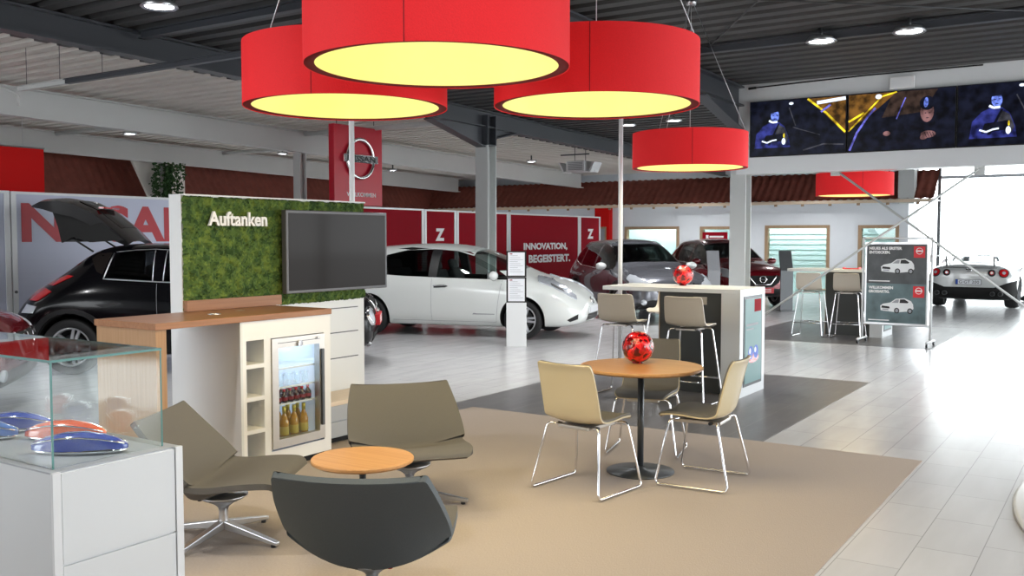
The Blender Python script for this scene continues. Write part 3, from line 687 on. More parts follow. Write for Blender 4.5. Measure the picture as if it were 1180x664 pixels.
def driver(mb, cx, cz, s):
    """seated figure lit blue, holding a tablet"""
    flat(mb, [(cx - .30 * s, cz - .42 * s), (cx - .27 * s, cz - .2 * s), (cx - .16 * s, cz - .08 * s), (cx - .04 * s, cz - .02 * s), (cx + .08 * s, cz - .03 * s), (cx + .17 * s, cz - .1 * s), (cx + .24 * s, cz - .28 * s), (cx + .26 * s, cz - .42 * s)], 'scr_blue', .001)
    flat(mb, [(cx + .06 * s, cz - .06 * s), (cx + .17 * s, cz - .12 * s), (cx + .23 * s, cz - .28 * s), (cx + .20 * s, cz - .36 * s), (cx + .02 * s, cz - .30 * s)], 'scr_grey', .0015)
    flat(mb, [(cx + .07 * s, cz - .05 * s), (cx + .10 * s, cz - .05 * s), (cx - .05 * s, cz - .38 * s), (cx - .09 * s, cz - .38 * s)], 'scr_dark', .002)
    flat(mb, ell(cx, cz + .12 * s, .095 * s, .125 * s), 'scr_dark', .002)
    flat(mb, ell(cx + .02 * s, cz + .07 * s, .065 * s, .095 * s, rot=.1), 'scr_face', .0025)
    flat(mb, [(cx - .07 * s, cz + .11 * s), (cx + .08 * s, cz + .13 * s), (cx + .09 * s, cz + .22 * s), (cx - .05 * s, cz + .23 * s), (cx - .1 * s, cz + .16 * s)], 'scr_dark', .003)
    flat(mb, ell(cx - .005 * s, cz + .075 * s, .016 * s, .006 * s), 'scr_dark', .0033); flat(mb, ell(cx + .05 * s, cz + .08 * s, .014 * s, .006 * s), 'scr_dark', .0033)
    flat(mb, ell(cx + .025 * s, cz + .022 * s, .022 * s, .006 * s), 'scr_dark', .0033)
    streak(mb, [(cx - .07 * s, cz - .0 * s), (cx - .02 * s, cz - .03 * s), (cx + .06 * s, cz - .025 * s)], .03 * s, 'scr_white', .003)
    flat(mb, [(cx - .16 * s, cz - .36 * s), (cx + .14 * s, cz - .32 * s), (cx + .17 * s, cz - .20 * s), (cx - .12 * s, cz - .23 * s)], 'scr_dark', .003)
    streak(mb, [(cx - .18 * s, cz - .31 * s), (cx - .1 * s, cz - .34 * s), (cx - .02 * s, cz - .31 * s), (cx + .05 * s, cz - .30 * s)], .022 * s, 'scr_white', .0035)
    flat(mb, ell(cx + .16 * s, cz - .33 * s, .03 * s, .05 * s), 'scr_white', .0035); flat(mb, ell(cx + .165 * s, cz - .24 * s, .012 * s, .035 * s), 'scr_yellow', .0038)
def video_tv(xc, label, art):
    t = thing('video_screen', label, 'screen', (xc, YC - .20, 3.32), 0, 'three screens of the video wall')
    mb = MB(); mb.box(-.737, -.028, -.43, .737, .03, .43, 'matte_black'); mb.build('casing', t)
    mb = MB(); flat(mb, [(-.725, -.418), (.725, -.418), (.725, .418), (-.725, .418)], 'scr_dark', 0); art(mb); mb.build('picture', t, fix=False)
def art1(mb):
    driver(mb, -.36, .12, 1.0)
    flat(mb, [(.18, .41), (.72, .41), (.72, -.15)], 'scr_orange', .0008); streak(mb, [(.16, .41), (.44, .18), (.72, -.12)], .03, 'scr_yellow', .002); streak(mb, [(.30, .34), (.72, .38)], .05, 'scr_white', .0022)
    streak(mb, [(.36, .20), (.50, .30)], .03, 'scr_violet', .0024); streak(mb, [(-.06, .0), (.02, -.03), (.35, -.14)], .012, 'scr_grey', .002); streak(mb, [(-.12, .30), (-.02, .02)], .015, 'scr_grey', .002)
    flat(mb, ell(-.09, .36, .035, .02), 'scr_white', .002); streak(mb, [(.1, -.36), (.40, -.28), (.7, -.30)], .02, 'scr_grey', .002)
def art2(mb):
    flat(mb, [(-.72, -.1), (-.72, .41), (-.05, .41), (-.35, .15)], 'scr_orange', .0008); flat(mb, [(-.1, .41), (.5, .41), (.3, .1), (-.25, .05)], 'scr_mid', .0006)
    streak(mb, [(-.72, -.12), (-.45, .16), (-.25, .36), (-.05, .41)], .022, 'scr_yellow', .002); streak(mb, [(-.72, .02), (-.5, .14)], .03, 'scr_yellow', .0018)
    streak(mb, [(-.70, -.40), (-.60, -.15), (-.45, .08), (-.34, .2)], .03, 'scr_violet', .0022); flat(mb, ell(-.30, .36, .045, .035), 'scr_white', .002)
    streak(mb, [(-.05, .02), (.02, .2), (.07, .32)], .016, 'scr_violet', .002)
    flat(mb, [(.10, -.42), (.14, -.18), (.26, -.06), (.48, -.06), (.60, -.20), (.66, -.42)], 'scr_dark', .001)
    flat(mb, ell(.36, .10, .09, .15), 'scr_skin', .002); flat(mb, ell(.36, .22, .10, .10), 'scr_dark', .0024); flat(mb, ell(.345, .23, .03, .07, rot=-.1), 'scr_face', .003)
    flat(mb, ell(.34, .08, .012, .006), 'scr_dark', .003); flat(mb, ell(.39, .08, .012, .006), 'scr_dark', .003); flat(mb, ell(.365, .01, .02, .006), 'scr_dark', .003)
    flat(mb, ell(.38, -.22, .10, .05), 'scr_skin', .003); flat(mb, ell(.33, -.25, .06, .04, rot=.4), 'scr_skin', .0033)
    for k in range(4): streak(mb, [(.33 + k * .035, -.19), (.36 + k * .035, -.26)], .008, 'scr_dark', .0036)
    flat(mb, ell(-.18, -.18, .05, .035), 'scr_skin', .002)
def art3(mb):
    driver(mb, .02 - .28, .12, 1.05); flat(mb, ell(.06, .37, .035, .02), 'scr_white', .002)
    streak(mb, [(.0, .25), (.12, .0), (.5, -.18)], .015, 'scr_grey', .002); streak(mb, [(.40, .41), (.72, .05)], .03, 'scr_yellow', .002)
video_tv(-4.345, 'left screen of the video wall, figure in blue light and a yellow streak', art1)
video_tv(-2.86, 'middle screen of the video wall showing a dim figure with clasped hands', art2)
video_tv(-1.375, 'right screen of the video wall, cut by the frame edge, figure in blue light', art3)
t = thing('junction_box', 'pale box on the white bulkhead above the middle screen', 'wall box', (-2.85, YC - .17, 3.86))
mb = MB(); mb.box(-.17, -.05, -.09, .17, 0, .09, 'warm_white', bev=.01); mb.build('casing', t); mb = MB(); mb.box(-.14, -.056, -.06, .14, -.05, .06, 'white'); mb.build('front_cover', t)
t = thing('ceiling_lever', 'thin black bar fixed slanting on the white bulkhead above the left screen', 'bar', (-4.2, YC - .2, 4.0))
mb = MB(); mb.tube([(-.84, 0, -.03), (.1, 0, -.005), (.9, 0, .01), (2.4, 0, .01)], .011, 'matte_black', 6); mb.build('rod', t); mb = MB(); mb.cyl((-.92, 0, -.035), (-.80, 0, -.03), .02, 'matte_black', 8); mb.build('grip', t)

# ------------------------------------------------------------------ moss wall
MX = -5.57
t = thing('moss_wall', 'white display wall covered with green moss, holding a television', 'display wall', (MX, 5.22, 0))
mb = MB(); mb.box(-.13, -.935, 0, 0, .94, 1.935, 'gloss_white'); mb.build('panel', t)
mb = MB()
for z in (1.035, .83, .615): mb.box(-.002, .42, z, .004, .86, z + .008, 'steel')
mb.build('drawer_joint', t)
# moss: thousands of small cushions baked into one relief mesh
random.seed(9)
def moss_panel(y0, y1, z0, z1):
    bm = bmesh.new(); nx = int((y1 - y0) / .0125); nz = int((z1 - z0) / .0125)
    from mathutils import noise
    g = []
    for i in range(nx + 1):
        row = []
        for k in range(nz + 1):
            y = y0 + (y1 - y0) * i / nx; z = z0 + (z1 - z0) * k / nz
            p = Vector((y * 22, z * 22, 0)); d = noise.fractal(p, .9, 2.1, 4) * .022 + noise.noise(Vector((y * 6, z * 6, 3))) * .012
            e = 0 if 0 < i < nx and 0 < k < nz else -.02
            row.append(bm.verts.new((.026 + d + e, y + random.uniform(-.004, .004), z + random.uniform(-.004, .004))))
        g.append(row)
    for i in range(nx):
        for k in range(nz):
            f = bm.faces.new((g[i][k], g[i + 1][k], g[i + 1][k + 1], g[i][k + 1]))
            c = f.calc_center_median(); v = noise.noise(Vector((c.y * 14, c.z * 14, 7))) + random.uniform(-.35, .35)
            f.material_index = 1 if v > .28 else (2 if v < -.28 else 0)
    me = bpy.data.meshes.new('moss'); bm.to_mesh(me); bm.free()
    for m in ('moss', 'moss_light', 'moss_dark'): me.materials.append(M[m])
    o = bpy.data.objects.new('moss', me); COL.objects.link(o); adopt(o, t); return o
moss_panel(-.93, .935, 1.105, 1.925)
# letters in front of the moss
text_mesh('Auftanken', 'lettering', .545, .105, 'letter_white', t, (.052, 4.47 - 5.22, 1.715), (0, 1, 0), (0, 0, 1), .015, .028)
mb = MB(); mb.box(.0, -.93, 1.111, .045, -.05, 1.188, 'walnut'); mb.build('wooden_upstand', t)
mb = MB(); mb.box(-.005, -.93, 1.926, .03, .935, 1.936, 'white'); mb.build('top_edge', t)

t = thing('wall_television', 'switched-off flat television mounted on the green moss wall', 'television', (MX + .095, 5.745, 1.52))
mb = MB(); mb.box(-.03, -.588, -.325, .022, .588, .325, 'bezel', bev=.006); mb.build('casing', t)
mb = MB(); mb.box(.0221, -.565, -.302, .0235, .565, .302, 'screen_off'); mb.build('screen', t)
mb = MB(); mb.box(-.085, -.2, -.15, -.03, .2, .15, 'black'); mb.build('wall_bracket', t)

# bench ledge with drawers at the foot of the wall
t = thing('drawer_bench', 'low grey drawer bench with pale wooden top beside the refrigerator cabinet', 'bench', (-5.38, 5.63, .0065))
mb = MB(); mb.box(-.18, -.52, .05, .17, .52, .305, 'grey_laminate'); mb.box(-.18, -.50, 0, .12, .50, .05, 'matte_black'); mb.build('carcass', t)
mb = MB(); mb.box(-.18, -.525, .305, .185, .525, .34, 'pale_wood'); mb.build('bench_top', t)
for z in (.057, .185):
    for y in (-.515, .003): mb = MB(); mb.box(.171, y, z, .182, y + .512, z + .118, 'grey_laminate'); mb.build('drawer_front', t)

# refrigerator cabinet with worktop
t = thing('bar_cabinet', 'white cabinet with open cubby column, built around a glass-door refrigerator', 'cabinet', (-4.95, 4.26, .0065))
W0 = -.60
mb = MB()
mb.box(W0, 0, .05, 0, .02, 1.06, 'gloss_white'); mb.box(W0, .82, .05, 0, .845, 1.06, 'warm_white'); mb.box(W0, .02, .05, W0 + .02, .82, 1.06, 'white'); mb.box(W0 + .02, .02, .05, 0, .82, .07, 'warm_white'); mb.box(W0 + .02, .02, 1.0, 0, .82, 1.06, 'warm_white')
pass                                   # partition between cubbies and fridge
mb.box(-.02, .02, .07, .0, .05, .93, 'warm_white'); mb.box(-.35, .205, .07, 0, .265, .93, 'warm_white'); mb.box(-.02, .775, .07, 0, .82, .93, 'warm_white')
mb.box(-.02, .02, .93, 0, .82, 1.0, 'warm_white'); mb.box(-.02, .265, .07, 0, .775, .14, 'warm_white')
mb.box(-.34, .02, .07, -.32, .205, .93, 'warm_white')
for k in range(4): z = .07 + k * .223; mb.box(-.32, .05, z + .0, -.001, .205, z + .028, 'warm_white')
mb.build('carcass', t)
mb = MB(); mb.box(W0 + .03, .03, 0, -.04, .81, .05, 'matte_black'); mb.build('plinth', t)
t = thing('wooden_worktop', 'brown wooden counter top with a panel leg on its left end', 'worktop', (-4.95, 4.26, 1.0665))
mb = MB(); mb.box(-.612, -.66, .0005, .012, .85, .042, 'walnut', bev=.003); mb.build('counter_top', t)
mb = MB(); mb.box(-.60, -.65, -1.06, 0, -.575, 0, 'oak'); mb.build('panel_leg', t)
mb = MB(); mb.lathe([(.045, .0425), (.045, .046), (.03, .047), (.03, .044)], 24, 'alu', Matrix.Translation((-.28, .02, 0)), cap=False); mb.lathe([(0, .044), (.03, .044)], 20, 'black', Matrix.Translation((-.28, .02, 0)), cap=False)
mb.lathe([(0, .048), (.035, .0425)], 20, 'alu', Matrix.Translation((-.38, .33, 0)), cap=False); mb.build('cable_grommet', t)

# refrigerator
M['fridge_inner'] = mat('fridge_liner', (.72, .78, .86), .4, emit=(.65, .78, 1), es=.10)  # liner glows faintly by itself so the inside looks lit
M['tray_red'] = mat('dull_red_label', (.22, .02, .03), .5); M['amber'] = mat('amber_bottle', (.42, .22, .03), .15, coat=.5); M['gold_cap'] = mat('gold_foil', (.60, .50, .10), .3, .5); M['cola'] = mat('dark_cola', (.03, .006, .008), .15, coat=.5)
M['lime'] = mat('amber_yellow_label', (.46, .36, .08), .5)
t = thing('mini_refrigerator', 'small glass-door refrigerator built into the white cabinet, drinks inside', 'refrigerator', (-4.95, 4.26 + .52, .1615))
# local: x depth (front at 0), y -.245..+.245, z 0..0.75
mb = MB(); mb.box(-.46, -.245, 0, -.44, .245, .765, 'fridge_inner'); mb.box(-.44, -.245, 0, -.045, -.225, .765, 'fridge_inner'); mb.box(-.44, .225, 0, -.045, .245, .765, 'fridge_inner'); mb.box(-.44, -.225, 0, -.045, .225, .02, 'fridge_inner'); mb.box(-.44, -.225, .745, -.045, .225, .765, 'fridge_inner')
mb.build('liner', t)
for z in (.28, .40, .535):
    mb = MB()
    for k in range(9): mb.box(-.43, -.222 + k * .053, z, -.06, -.216 + k * .053, z + .006, 'white')
    mb.box(-.075, -.224, z, -.06, .224, z + .012, 'white'); mb.build('wire_shelf', t)
d = MB(); d.box(-.04, -.252, 0, .012, -.195, .77, 'stainless'); d.box(-.04, .20, 0, .012, .252, .77, 'stainless'); d.box(-.04, -.195, 0, .012, .20, .06, 'stainless'); d.box(-.04, -.195, .70, .012, .20, .77, 'stainless'); dr = d.build('door', t)
mb = MB(); mb.box(-.02, -.195, .06, -.014, .20, .70, 'glass'); mb.build('door_glass', dr)
mb = MB(); mb.box(.012, -.20, .735, .018, .20, .738, 'black'); mb.cyl((.012, 0, .72), (.03, 0, .72), .022, 'chrome', 12); mb.cyl((.012, .17, .745), (.018, .17, .745), .008, 'chrome', 8); mb.build('lock', dr)
mb = MB(); mb.box(.012, .21, .1, .03, .235, .66, 'steel', bev=.004); mb.build('handle', dr)
l = bpy.data.lights.new('fridge_light', 'AREA'); l.size = .35; l.energy = .9; l.color = (.75, .87, 1); lo = bpy.data.objects.new('fridge_light', l); COL.objects.link(lo); lo.location = (-.25, 0, .74); adopt(lo, t)
def bottle(m, cap, h, r, label, group, lab=None):
    b = thing('drink_bottle', label, 'bottle', (0, 0, 0), 0, group)
    mb = MB(); mb.lathe([(0, 0), (r, .004), (r, h * .55), (r * .75, h * .66), (r * .38, h * .78), (r * .36, h * .96), (0, h * .965)], 14, m); mb.build('glass_body', b)
    mb = MB(); mb.lathe([(r * .42, h * .80), (r * .44, h), (0, h)], 12, cap); mb.build('cap', b)
    mb = MB(); mb.lathe([(r * 1.02, h * .18), (r * 1.02, h * .42)], 14, lab or cap, cap=False); mb.build('paper_label', b); return b
b0 = bottle('amber', 'gold_cap', .245, .033, 'amber bottle with gold foil neck on the bottom shelf of the refrigerator', 'amber bottles in the refrigerator', 'lime')
first = True
for i in range(3):
    for k in range(4):
        o = b0 if first else copy_tree(b0); first = False; o['label'] = '%s amber bottle of the %s row on the bottom refrigerator shelf' % (('leftmost', 'second', 'third', 'rightmost')[k], ('front', 'middle', 'rear')[i]); o.location = (-5.035 - i * .085, 4.26 + .52 - .155 + k * .095 + (i % 2) * .02, .1615 + .021)
c0 = bottle('cola', 'lens_red', .10, .026, 'small dark red-capped bottle on the second shelf of the refrigerator', 'dark bottles in the refrigerator', 'tray_red')
first = True
for i in range(2):
    for k in range(7):
        o = c0 if first else copy_tree(c0); first = False; o['label'] = '%s dark red-capped bottle of the %s row on the second refrigerator shelf' % (('first', 'second', 'third', 'middle', 'fifth', 'sixth', 'last')[k], ('front', 'rear')[i]); o.location = (-5.03 - i * .09, 4.26 + .52 - .18 + k * .058, .1615 + .293)
g0 = thing('drinking_glass', 'clear glass on the third shelf of the refrigerator', 'glass', (0, 0, 0), 0, 'clear glasses in the refrigerator')
mb = MB(); mb.lathe([(0, 0), (.026, 0), (.03, .09), (.028, .09), (.024, .006), (0, .006)], 14, 'glass'); mb.build('glass_body', g0)
for k in range(5):
    o = g0 if k == 0 else copy_tree(g0); o['label'] = '%s clear glass from the left on the third refrigerator shelf' % ('first', 'second', 'third', 'fourth', 'last')[k]; o.location = (-5.04, 4.26 + .52 - .17 + k * .08, .1615 + .413)

# ------------------------------------------------------------------ bar table with poster lightbox
M['poster_teal'] = emat('poster_teal', (.16, .27, .27), .6)
def bar_table(x, y, label, red=True):
    t = thing('bar_table', label, 'bar table', (x, y, 0), 0, 'high bar tables')
    # local: right end face at x=0, near edge y=0, depth .76, height 1.1
    mb = MB(); mb.box(-1.56, -.0, 1.062, 0.0, .76, 1.105, 'gloss_white', bev=.002); mb.build('table_top', t)
    mb = MB(); mb.box(-.2, 0, 0, 0, .76, 1.062, 'gloss_white'); mb.build('end_block', t)
    mb = MB(); mb.box(-.95, .16, 0, -.2, .60, 1.062, 'anthracite'); mb.box(-.955, .15, 0, -.95, .61, 1.062, 'oak'); mb.build('dark_body', t)
    mb = MB(); mb.box(-.565, .145, .93, -.415, .16, 1.01, 'beige_shell'); mb.build('socket_plate', t)
    l = MB(); l.box(0.0, .10, .10, .006, .66, 1.03, 'steel'); l.box(.006, .13, .13, .010, .63, 1.0, 'poster_teal'); lo_ = l.build('poster_frame', t)
    p = MB()
    p.box(.0102, .40, .86, .0112, .61, .99, 'red_panel'); p.box(.0102, .16, .72, .0110, .52, .745, 'print_grey'); p.box(.0102, .16, .68, .0110, .38, .695, 'print_grey')
    p.add([(.0103, .38 + .17 * math.cos(a), .38 + .05 * math.sin(a)) for a in [2 * PI * k / 24 for k in range(24)]], [tuple(range(24))], 'lens_red')
    for yy in (.30, .46): p.add([(.0106, yy + .075 * math.cos(a), .44 + .07 * math.sin(a)) for a in [2 * PI * k / 20 for k in range(20)]], [tuple(range(20))], 'plate_blue'); p.add([(.0109, yy + .03 * math.cos(a) - .02, .46 + .03 * math.sin(a)) for a in [2 * PI * k / 16 for k in range(16)]], [tuple(range(16))], 'paper')
    p.build('poster_print', lo_, fix=False)
    return t
bar_table(-3.29, 9.22, 'nearer high bar table with white top and poster screen on its end')
bar_table(-3.36, 16.08, 'farther high bar table below the farthest red lamp, half behind the poster stand')

def red_ball(x, y, z, r, label):
    t = thing('glass_ball', label, 'decorative ball', (x, y, z), 0, 'red crackled glass balls')
    bm = bmesh.new(); bmesh.ops.create_icosphere(bm, subdivisions=4, radius=r); mb = MB(); bm.verts.index_update()
    mb.add([(v.co.x, v.co.y, v.co.z + r + .003) for v in bm.verts], [[v.index for v in f.verts] for f in bm.faces], 'red_glass', True); bm.free(); mb.build('glass_body', t)
    mb = MB(); mb.tube([(r * .32 * math.cos(a), r * .32 * math.sin(a), .006) for a in [2 * PI * k / 20 for k in range(20)]], .005, 'red_glass', 6, True); mb.build('foot_ring', t)
red_ball(-2.90, 6.05, .745, .112, 'red crackled glass ball standing on the round cafe table')
red_ball(-4.12, 9.72, 1.105, .112, 'red crackled glass ball standing on the nearer bar table')
t = thing('magazine_tray', 'flat red tray lying on the farther bar table', 'tray', (-3.93, 16.4, 1.107)); mb = MB(); mb.box(-.13, -.09, 0, .13, .09, .012, 'plate_red', bev=.004); mb.build('base', t); mb = MB(); mb.box(-.13, -.09, .012, -.12, .09, .03, 'plate_red'); mb.box(.12, -.09, .012, .13, .09, .03, 'plate_red'); mb.build('rim', t)
# ------------------------------------------------------------------ chairs
def shell_surface(rows, ncol=15, off=0.0, inset=0.0):
    """rows: (x, z, half width, edge curve, normal angle) from seat front to back top; returns grid of points"""
    P = []
    n = len(rows)
    for i, (x, z, hw, cv) in enumerate(rows):
        a = rows[max(0, i - 1)]; b = rows[min(n - 1, i + 1)]; t = Vector((b[0] - a[0], 0, b[1] - a[1])).normalized(); nrm = Vector((-t.z, 0, t.x)) * -1   # towards the sitter
        row = []
        for k in range(ncol):
            u = -1 + 2 * k / (ncol - 1); c = cv * abs(u) ** 2.2
            p = Vector((x, (hw - inset) * u, z)) - nrm * (c) * -1 + nrm * off
            row.append(p)
        P.append(row)
    return P
def smooth_rows(ctrl, per=5):
    out = []; n = len(ctrl)
    for i in range(n - 1):
        p0 = ctrl[max(0, i - 1)]; p1 = ctrl[i]; p2 = ctrl[i + 1]; p3 = ctrl[min(n - 1, i + 2)]
        for k in range(per):
            t = k / per
            out.append(tuple(.5 * (2 * b + (c - a) * t + (2 * a - 5 * b + 4 * c - d) * t * t + (-a + 3 * b - 3 * c + d) * t ** 3) for a, b, c, d in zip(p0, p1, p2, p3)))
    out.append(tuple(ctrl[-1])); return out
def grid_solid(mb, A, B, m, mB=None, medge=None):
    """closed shell between two grids A (sitter side) and B (outer side)"""
    nr = len(A); nc = len(A[0]); vs = [tuple(p) for r in A for p in r]; fs = [(i * nc + k, i * nc + k + 1, (i + 1) * nc + k + 1, (i + 1) * nc + k) for i in range(nr - 1) for k in range(nc - 1)]
    mb.add(vs, fs, m, True)
    vs = [tuple(p) for r in B for p in r]; fs = [(i * nc + k + 1, i * nc + k, (i + 1) * nc + k, (i + 1) * nc + k + 1) for i in range(nr - 1) for k in range(nc - 1)]
    mb.add(vs, fs, mB or m, True)
    ring = [(0, k) for k in range(nc)] + [(i, nc - 1) for i in range(1, nr)] + [(nr - 1, k) for k in range(nc - 2, -1, -1)] + [(i, 0) for i in range(nr - 2, 0, -1)]
    n = len(ring); va = [tuple(A[i][k]) for i, k in ring]; vb = [tuple(B[i][k]) for i, k in ring]
    mid = [tuple((Vector(a) + Vector(b)) / 2) for a, b in zip(va, vb)]
    mb.add(va + vb, [(i, (i + 1) % n, (i + 1) % n + n, i + n) for i in range(n)], medge or mB or m, True)
CAFE = [(.225, .435, .165, .006), (.205, .448, .200, .010), (.10, .452, .215, .014), (-.02, .440, .220, .018), (-.12, .440, .222, .022), (-.185, .470, .222, .028), (-.215, .54, .220, .034), (-.24, .66, .218, .030), (-.268, .78, .212, .024), (-.288, .825, .198, .020), (-.291, .835, .150, .016)]
def cafe_chair(label):
    t = thing('cafe_chair', label, 'chair', (0, 0, 0), 0, 'cream sled-base chairs around the cafe table')
    rows = smooth_rows(CAFE, 4); A = shell_surface(rows, 17, .010); B = shell_surface(rows, 17, 0)
    mb = MB(); grid_solid(mb, A, B, 'cream_shell'); mb.build('shell', t)
    A2 = shell_surface(rows[1:-1], 17, .022, .008); B2 = shell_surface(rows[1:-1], 17, .0102, .006)
    mb = MB(); grid_solid(mb, A2, B2, 'chair_pad'); mb.build('seat_pad', t)
    for s in (-1, 1):
        mb = MB(); y = s * .20; yo = s * .265
        pts = [(.13, s * .10, .425), (.16, y, .430), (.235, yo, .012), (-.255, yo, .012), (-.16, y, .430), (-.13, s * .10, .420)]
        mb.tube(rpath(pts, .035), .0085, 'chrome', 8); mb.build('sled_leg', t)
    mb = MB(); mb.box(-.16, -.12, .405, .16, .12, .428, 'stainless', bev=.006); mb.cyl((-.10, .12, .415), (-.10, .16, .42), .012, 'black', 8); mb.cyl((-.10, -.12, .415), (-.10, -.16, .42), .012, 'black', 8); mb.build('seat_bracket', t)
    return t
ch = cafe_chair('cream shell chair left of the cafe table, seen from behind'); ch.location = (-2.93, 5.37, .006); ch.rotation_euler.z = R(83)
c2 = copy_tree(ch); c2['label'] = 'cream shell chair right of the cafe table, seen from the side'; c2.location = (-2.37, 5.94, .006); c2.rotation_euler.z = R(184)
c3 = copy_tree(ch); c3['label'] = 'grey padded chair behind the cafe table, mostly hidden by it'; c3.location = (-3.05, 6.52, .006); c3.rotation_euler.z = R(-76)

STOOL = [(.20, .745, .150, .004), (.18, .760, .190, .008), (.08, .765, .205, .012), (-.04, .755, .210, .016), (-.12, .765, .210, .022), (-.165, .81, .210, .028), (-.185, .88, .208, .028), (-.205, 1.01, .200, .022), (-.215, 1.045, .185, .018), (-.217, 1.052, .14, .014)]
def bar_stool(label):
    t = thing('bar_stool', label, 'bar stool', (0, 0, 0), 0, 'beige bar stools')
    rows = smooth_rows(STOOL, 4); A = shell_surface(rows, 15, .011); B = shell_surface(rows, 15, 0)
    mb = MB(); grid_solid(mb, A, B, 'beige_shell'); mb.build('seat_shell', t)
    for s in (-1, 1):
        mb = MB(); y = s * .17; yo = s * .245
        pts = [(.10, s * .08, .735), (.13, y, .738), (.225, yo, .012), (-.235, yo, .012), (-.13, y, .735), (-.10, s * .08, .735)]
        mb.tube(rpath(pts, .035), .009, 'chrome', 8); mb.build('sled_leg', t)
    for xx in (.196, -.206): mb = MB(); mb.tube([(xx, -.223, .235), (xx, .223, .235)], .008, 'chrome', 8); mb.build('footrest_bar', t)
    mb = MB(); mb.box(-.13, -.10, .722, .13, .10, .742, 'stainless', bev=.005); mb.build('seat_bracket', t)
    return t
s0 = bar_stool('left beige bar stool in front of the nearer bar table, beside the white pole'); s0.location = (-4.39, 8.80, .004); s0.rotation_euler.z = R(90)
for lb, x, y, rz in (('right beige bar stool in front of the nearer bar table', -3.62, 8.74, 88), ('beige bar stool on the far side of the nearer bar table, mostly hidden', -4.62, 10.45, -92),
                     ('left beige bar stool at the farther bar table', -4.42, 15.76, 90), ('right beige bar stool at the farther bar table, beside the poster stand', -3.84, 15.82, 92)):
    c = copy_tree(s0); c['label'] = lb; c.location = (x, y, .004); c.rotation_euler.z = R(rz)

LOUNGE = [(.335, .372, .27, .0), (.31, .392, .315, .0), (.18, .382, .335, .008), (.02, .345, .345, .030), (-.09, .325, .345, .060), (-.15, .345, .358, .090), (-.205, .43, .360, .072), (-.295, .56, .345, .042), (-.372, .66, .322, .030), (-.402, .695, .308, .028), (-.408, .704, .28, .026)]
LOUNGE = [(a, b - .036, c, d) for a, b, c, d in LOUNGE]
def lounge_chair(label, back='lounge', star=-21):
    t = thing('lounge_chair', label, 'lounge chair', (0, 0, 0), 0, 'swivel lounge chairs around the low table')
    rows = smooth_rows(LOUNGE, 5); A = shell_surface(rows, 19, .032); B = shell_surface(rows, 19, 0)
    # belly: the underside drops towards the pivot
    for i, r in enumerate(B):
        f = i / (len(B) - 1); d = .060 * math.exp(-((f - .42) / .16) ** 2)
        for k, p in enumerate(r):
            u = -1 + 2 * k / (len(r) - 1); p.z -= d * (1 - abs(u) ** 2.0); p.x -= d * .3 * (1 - u * u)
    mb = MB(); grid_solid(mb, A, B, 'lounge', back); mb.build('upholstered_shell', t)
    mb = MB(); mb.lathe([(.030, .075), (.026, .10), (.024, .155), (.03, .18), (.055, .20), (.11, .226), (.13, .240), (.13, .248), (0, .25)], 28, 'alu', Matrix.Translation((-.02, 0, 0))); mb.build('pedestal', t)
    for k in range(4):
        T = Matrix.Translation((-.02, 0, 0)) @ Matrix.Rotation(R(star + 90 * k), 4, 'Z'); L = .36
        mb = MB(); mb.add([(.02, -.022, .105), (.02, .022, .105), (.02, .022, .06), (.02, -.022, .06), (L, -.016, .032), (L, .016, .032), (L, .016, .012), (L, -.016, .012)], [(0, 1, 5, 4), (2, 3, 7, 6), (1, 2, 6, 5), (3, 0, 4, 7), (4, 5, 6, 7), (3, 2, 1, 0)], 'alu', False, T); l = mb.build('base_leg', t, bevel=.004)
        mb = MB(); mb.cyl((L - .03, 0, 0), (L - .03, 0, .014), .014, 'black', 10, T=T); mb.build('glide', l)
    mb = MB(); mb.cyl((-.11, -.10, .235), (-.11, -.10, .25), .012, 'lens_red' if back != 'lounge' else 'black', 8); mb.build('tilt_button', t)
    return t
lo1 = lounge_chair('slate grey lounge chair nearest the camera, seen from behind', 'chair_back_cloth'); lo1.location = (-2.715, 3.05, .006); lo1.rotation_euler.z = R(117)
lo2 = lounge_chair('taupe lounge chair in side view between glass case and refrigerator cabinet'); lo2.location = (-4.04, 3.37, .006); lo2.rotation_euler.z = R(30)
lo3 = copy_tree(lo2); lo3['label'] = 'taupe lounge chair behind the low round table, facing the camera'; lo3.location = (-3.65, 4.44, .006); lo3.rotation_euler.z = R(-40)

def round_table(x, y, r, h, name, label, base_r, pole_r, cat='table'):
    t = thing(name, label, cat, (x, y, .006), 0)
    mb = MB(); mb.lathe([(r - .02, h - .028), (r, h - .016), (r, h - .004), (r - .004, h)], 72, 'oak_table', cap=False); mb.lathe([(0, h), (r - .004, h)], 72, 'oak_table', cap=False); mb.lathe([(0, h - .028), (r - .02, h - .028)], 72, 'steel', cap=False); mb.build('table_top', t, sharp=R(35))
    mb = MB(); mb.cyl((0, 0, .015), (0, 0, h - .028), pole_r, 'steel', 20); mb.cyl((0, 0, h - .04), (0, 0, h - .028), .09, 'steel', 24); mb.build('column', t)
    mb = MB(); mb.lathe([(base_r, 0), (base_r, .008), (.05, .018), (.03, .04), (0, .04)], 56, 'steel'); mb.build('base_disc', t)
round_table(-2.825, 5.945, .425, .739, 'cafe_table', 'round honey oak cafe table on a dark disc base', .235, .022)
round_table(-3.40, 3.74, .272, .455, 'low_table', 'low round honey oak side table between the lounge chairs', .19, .018)

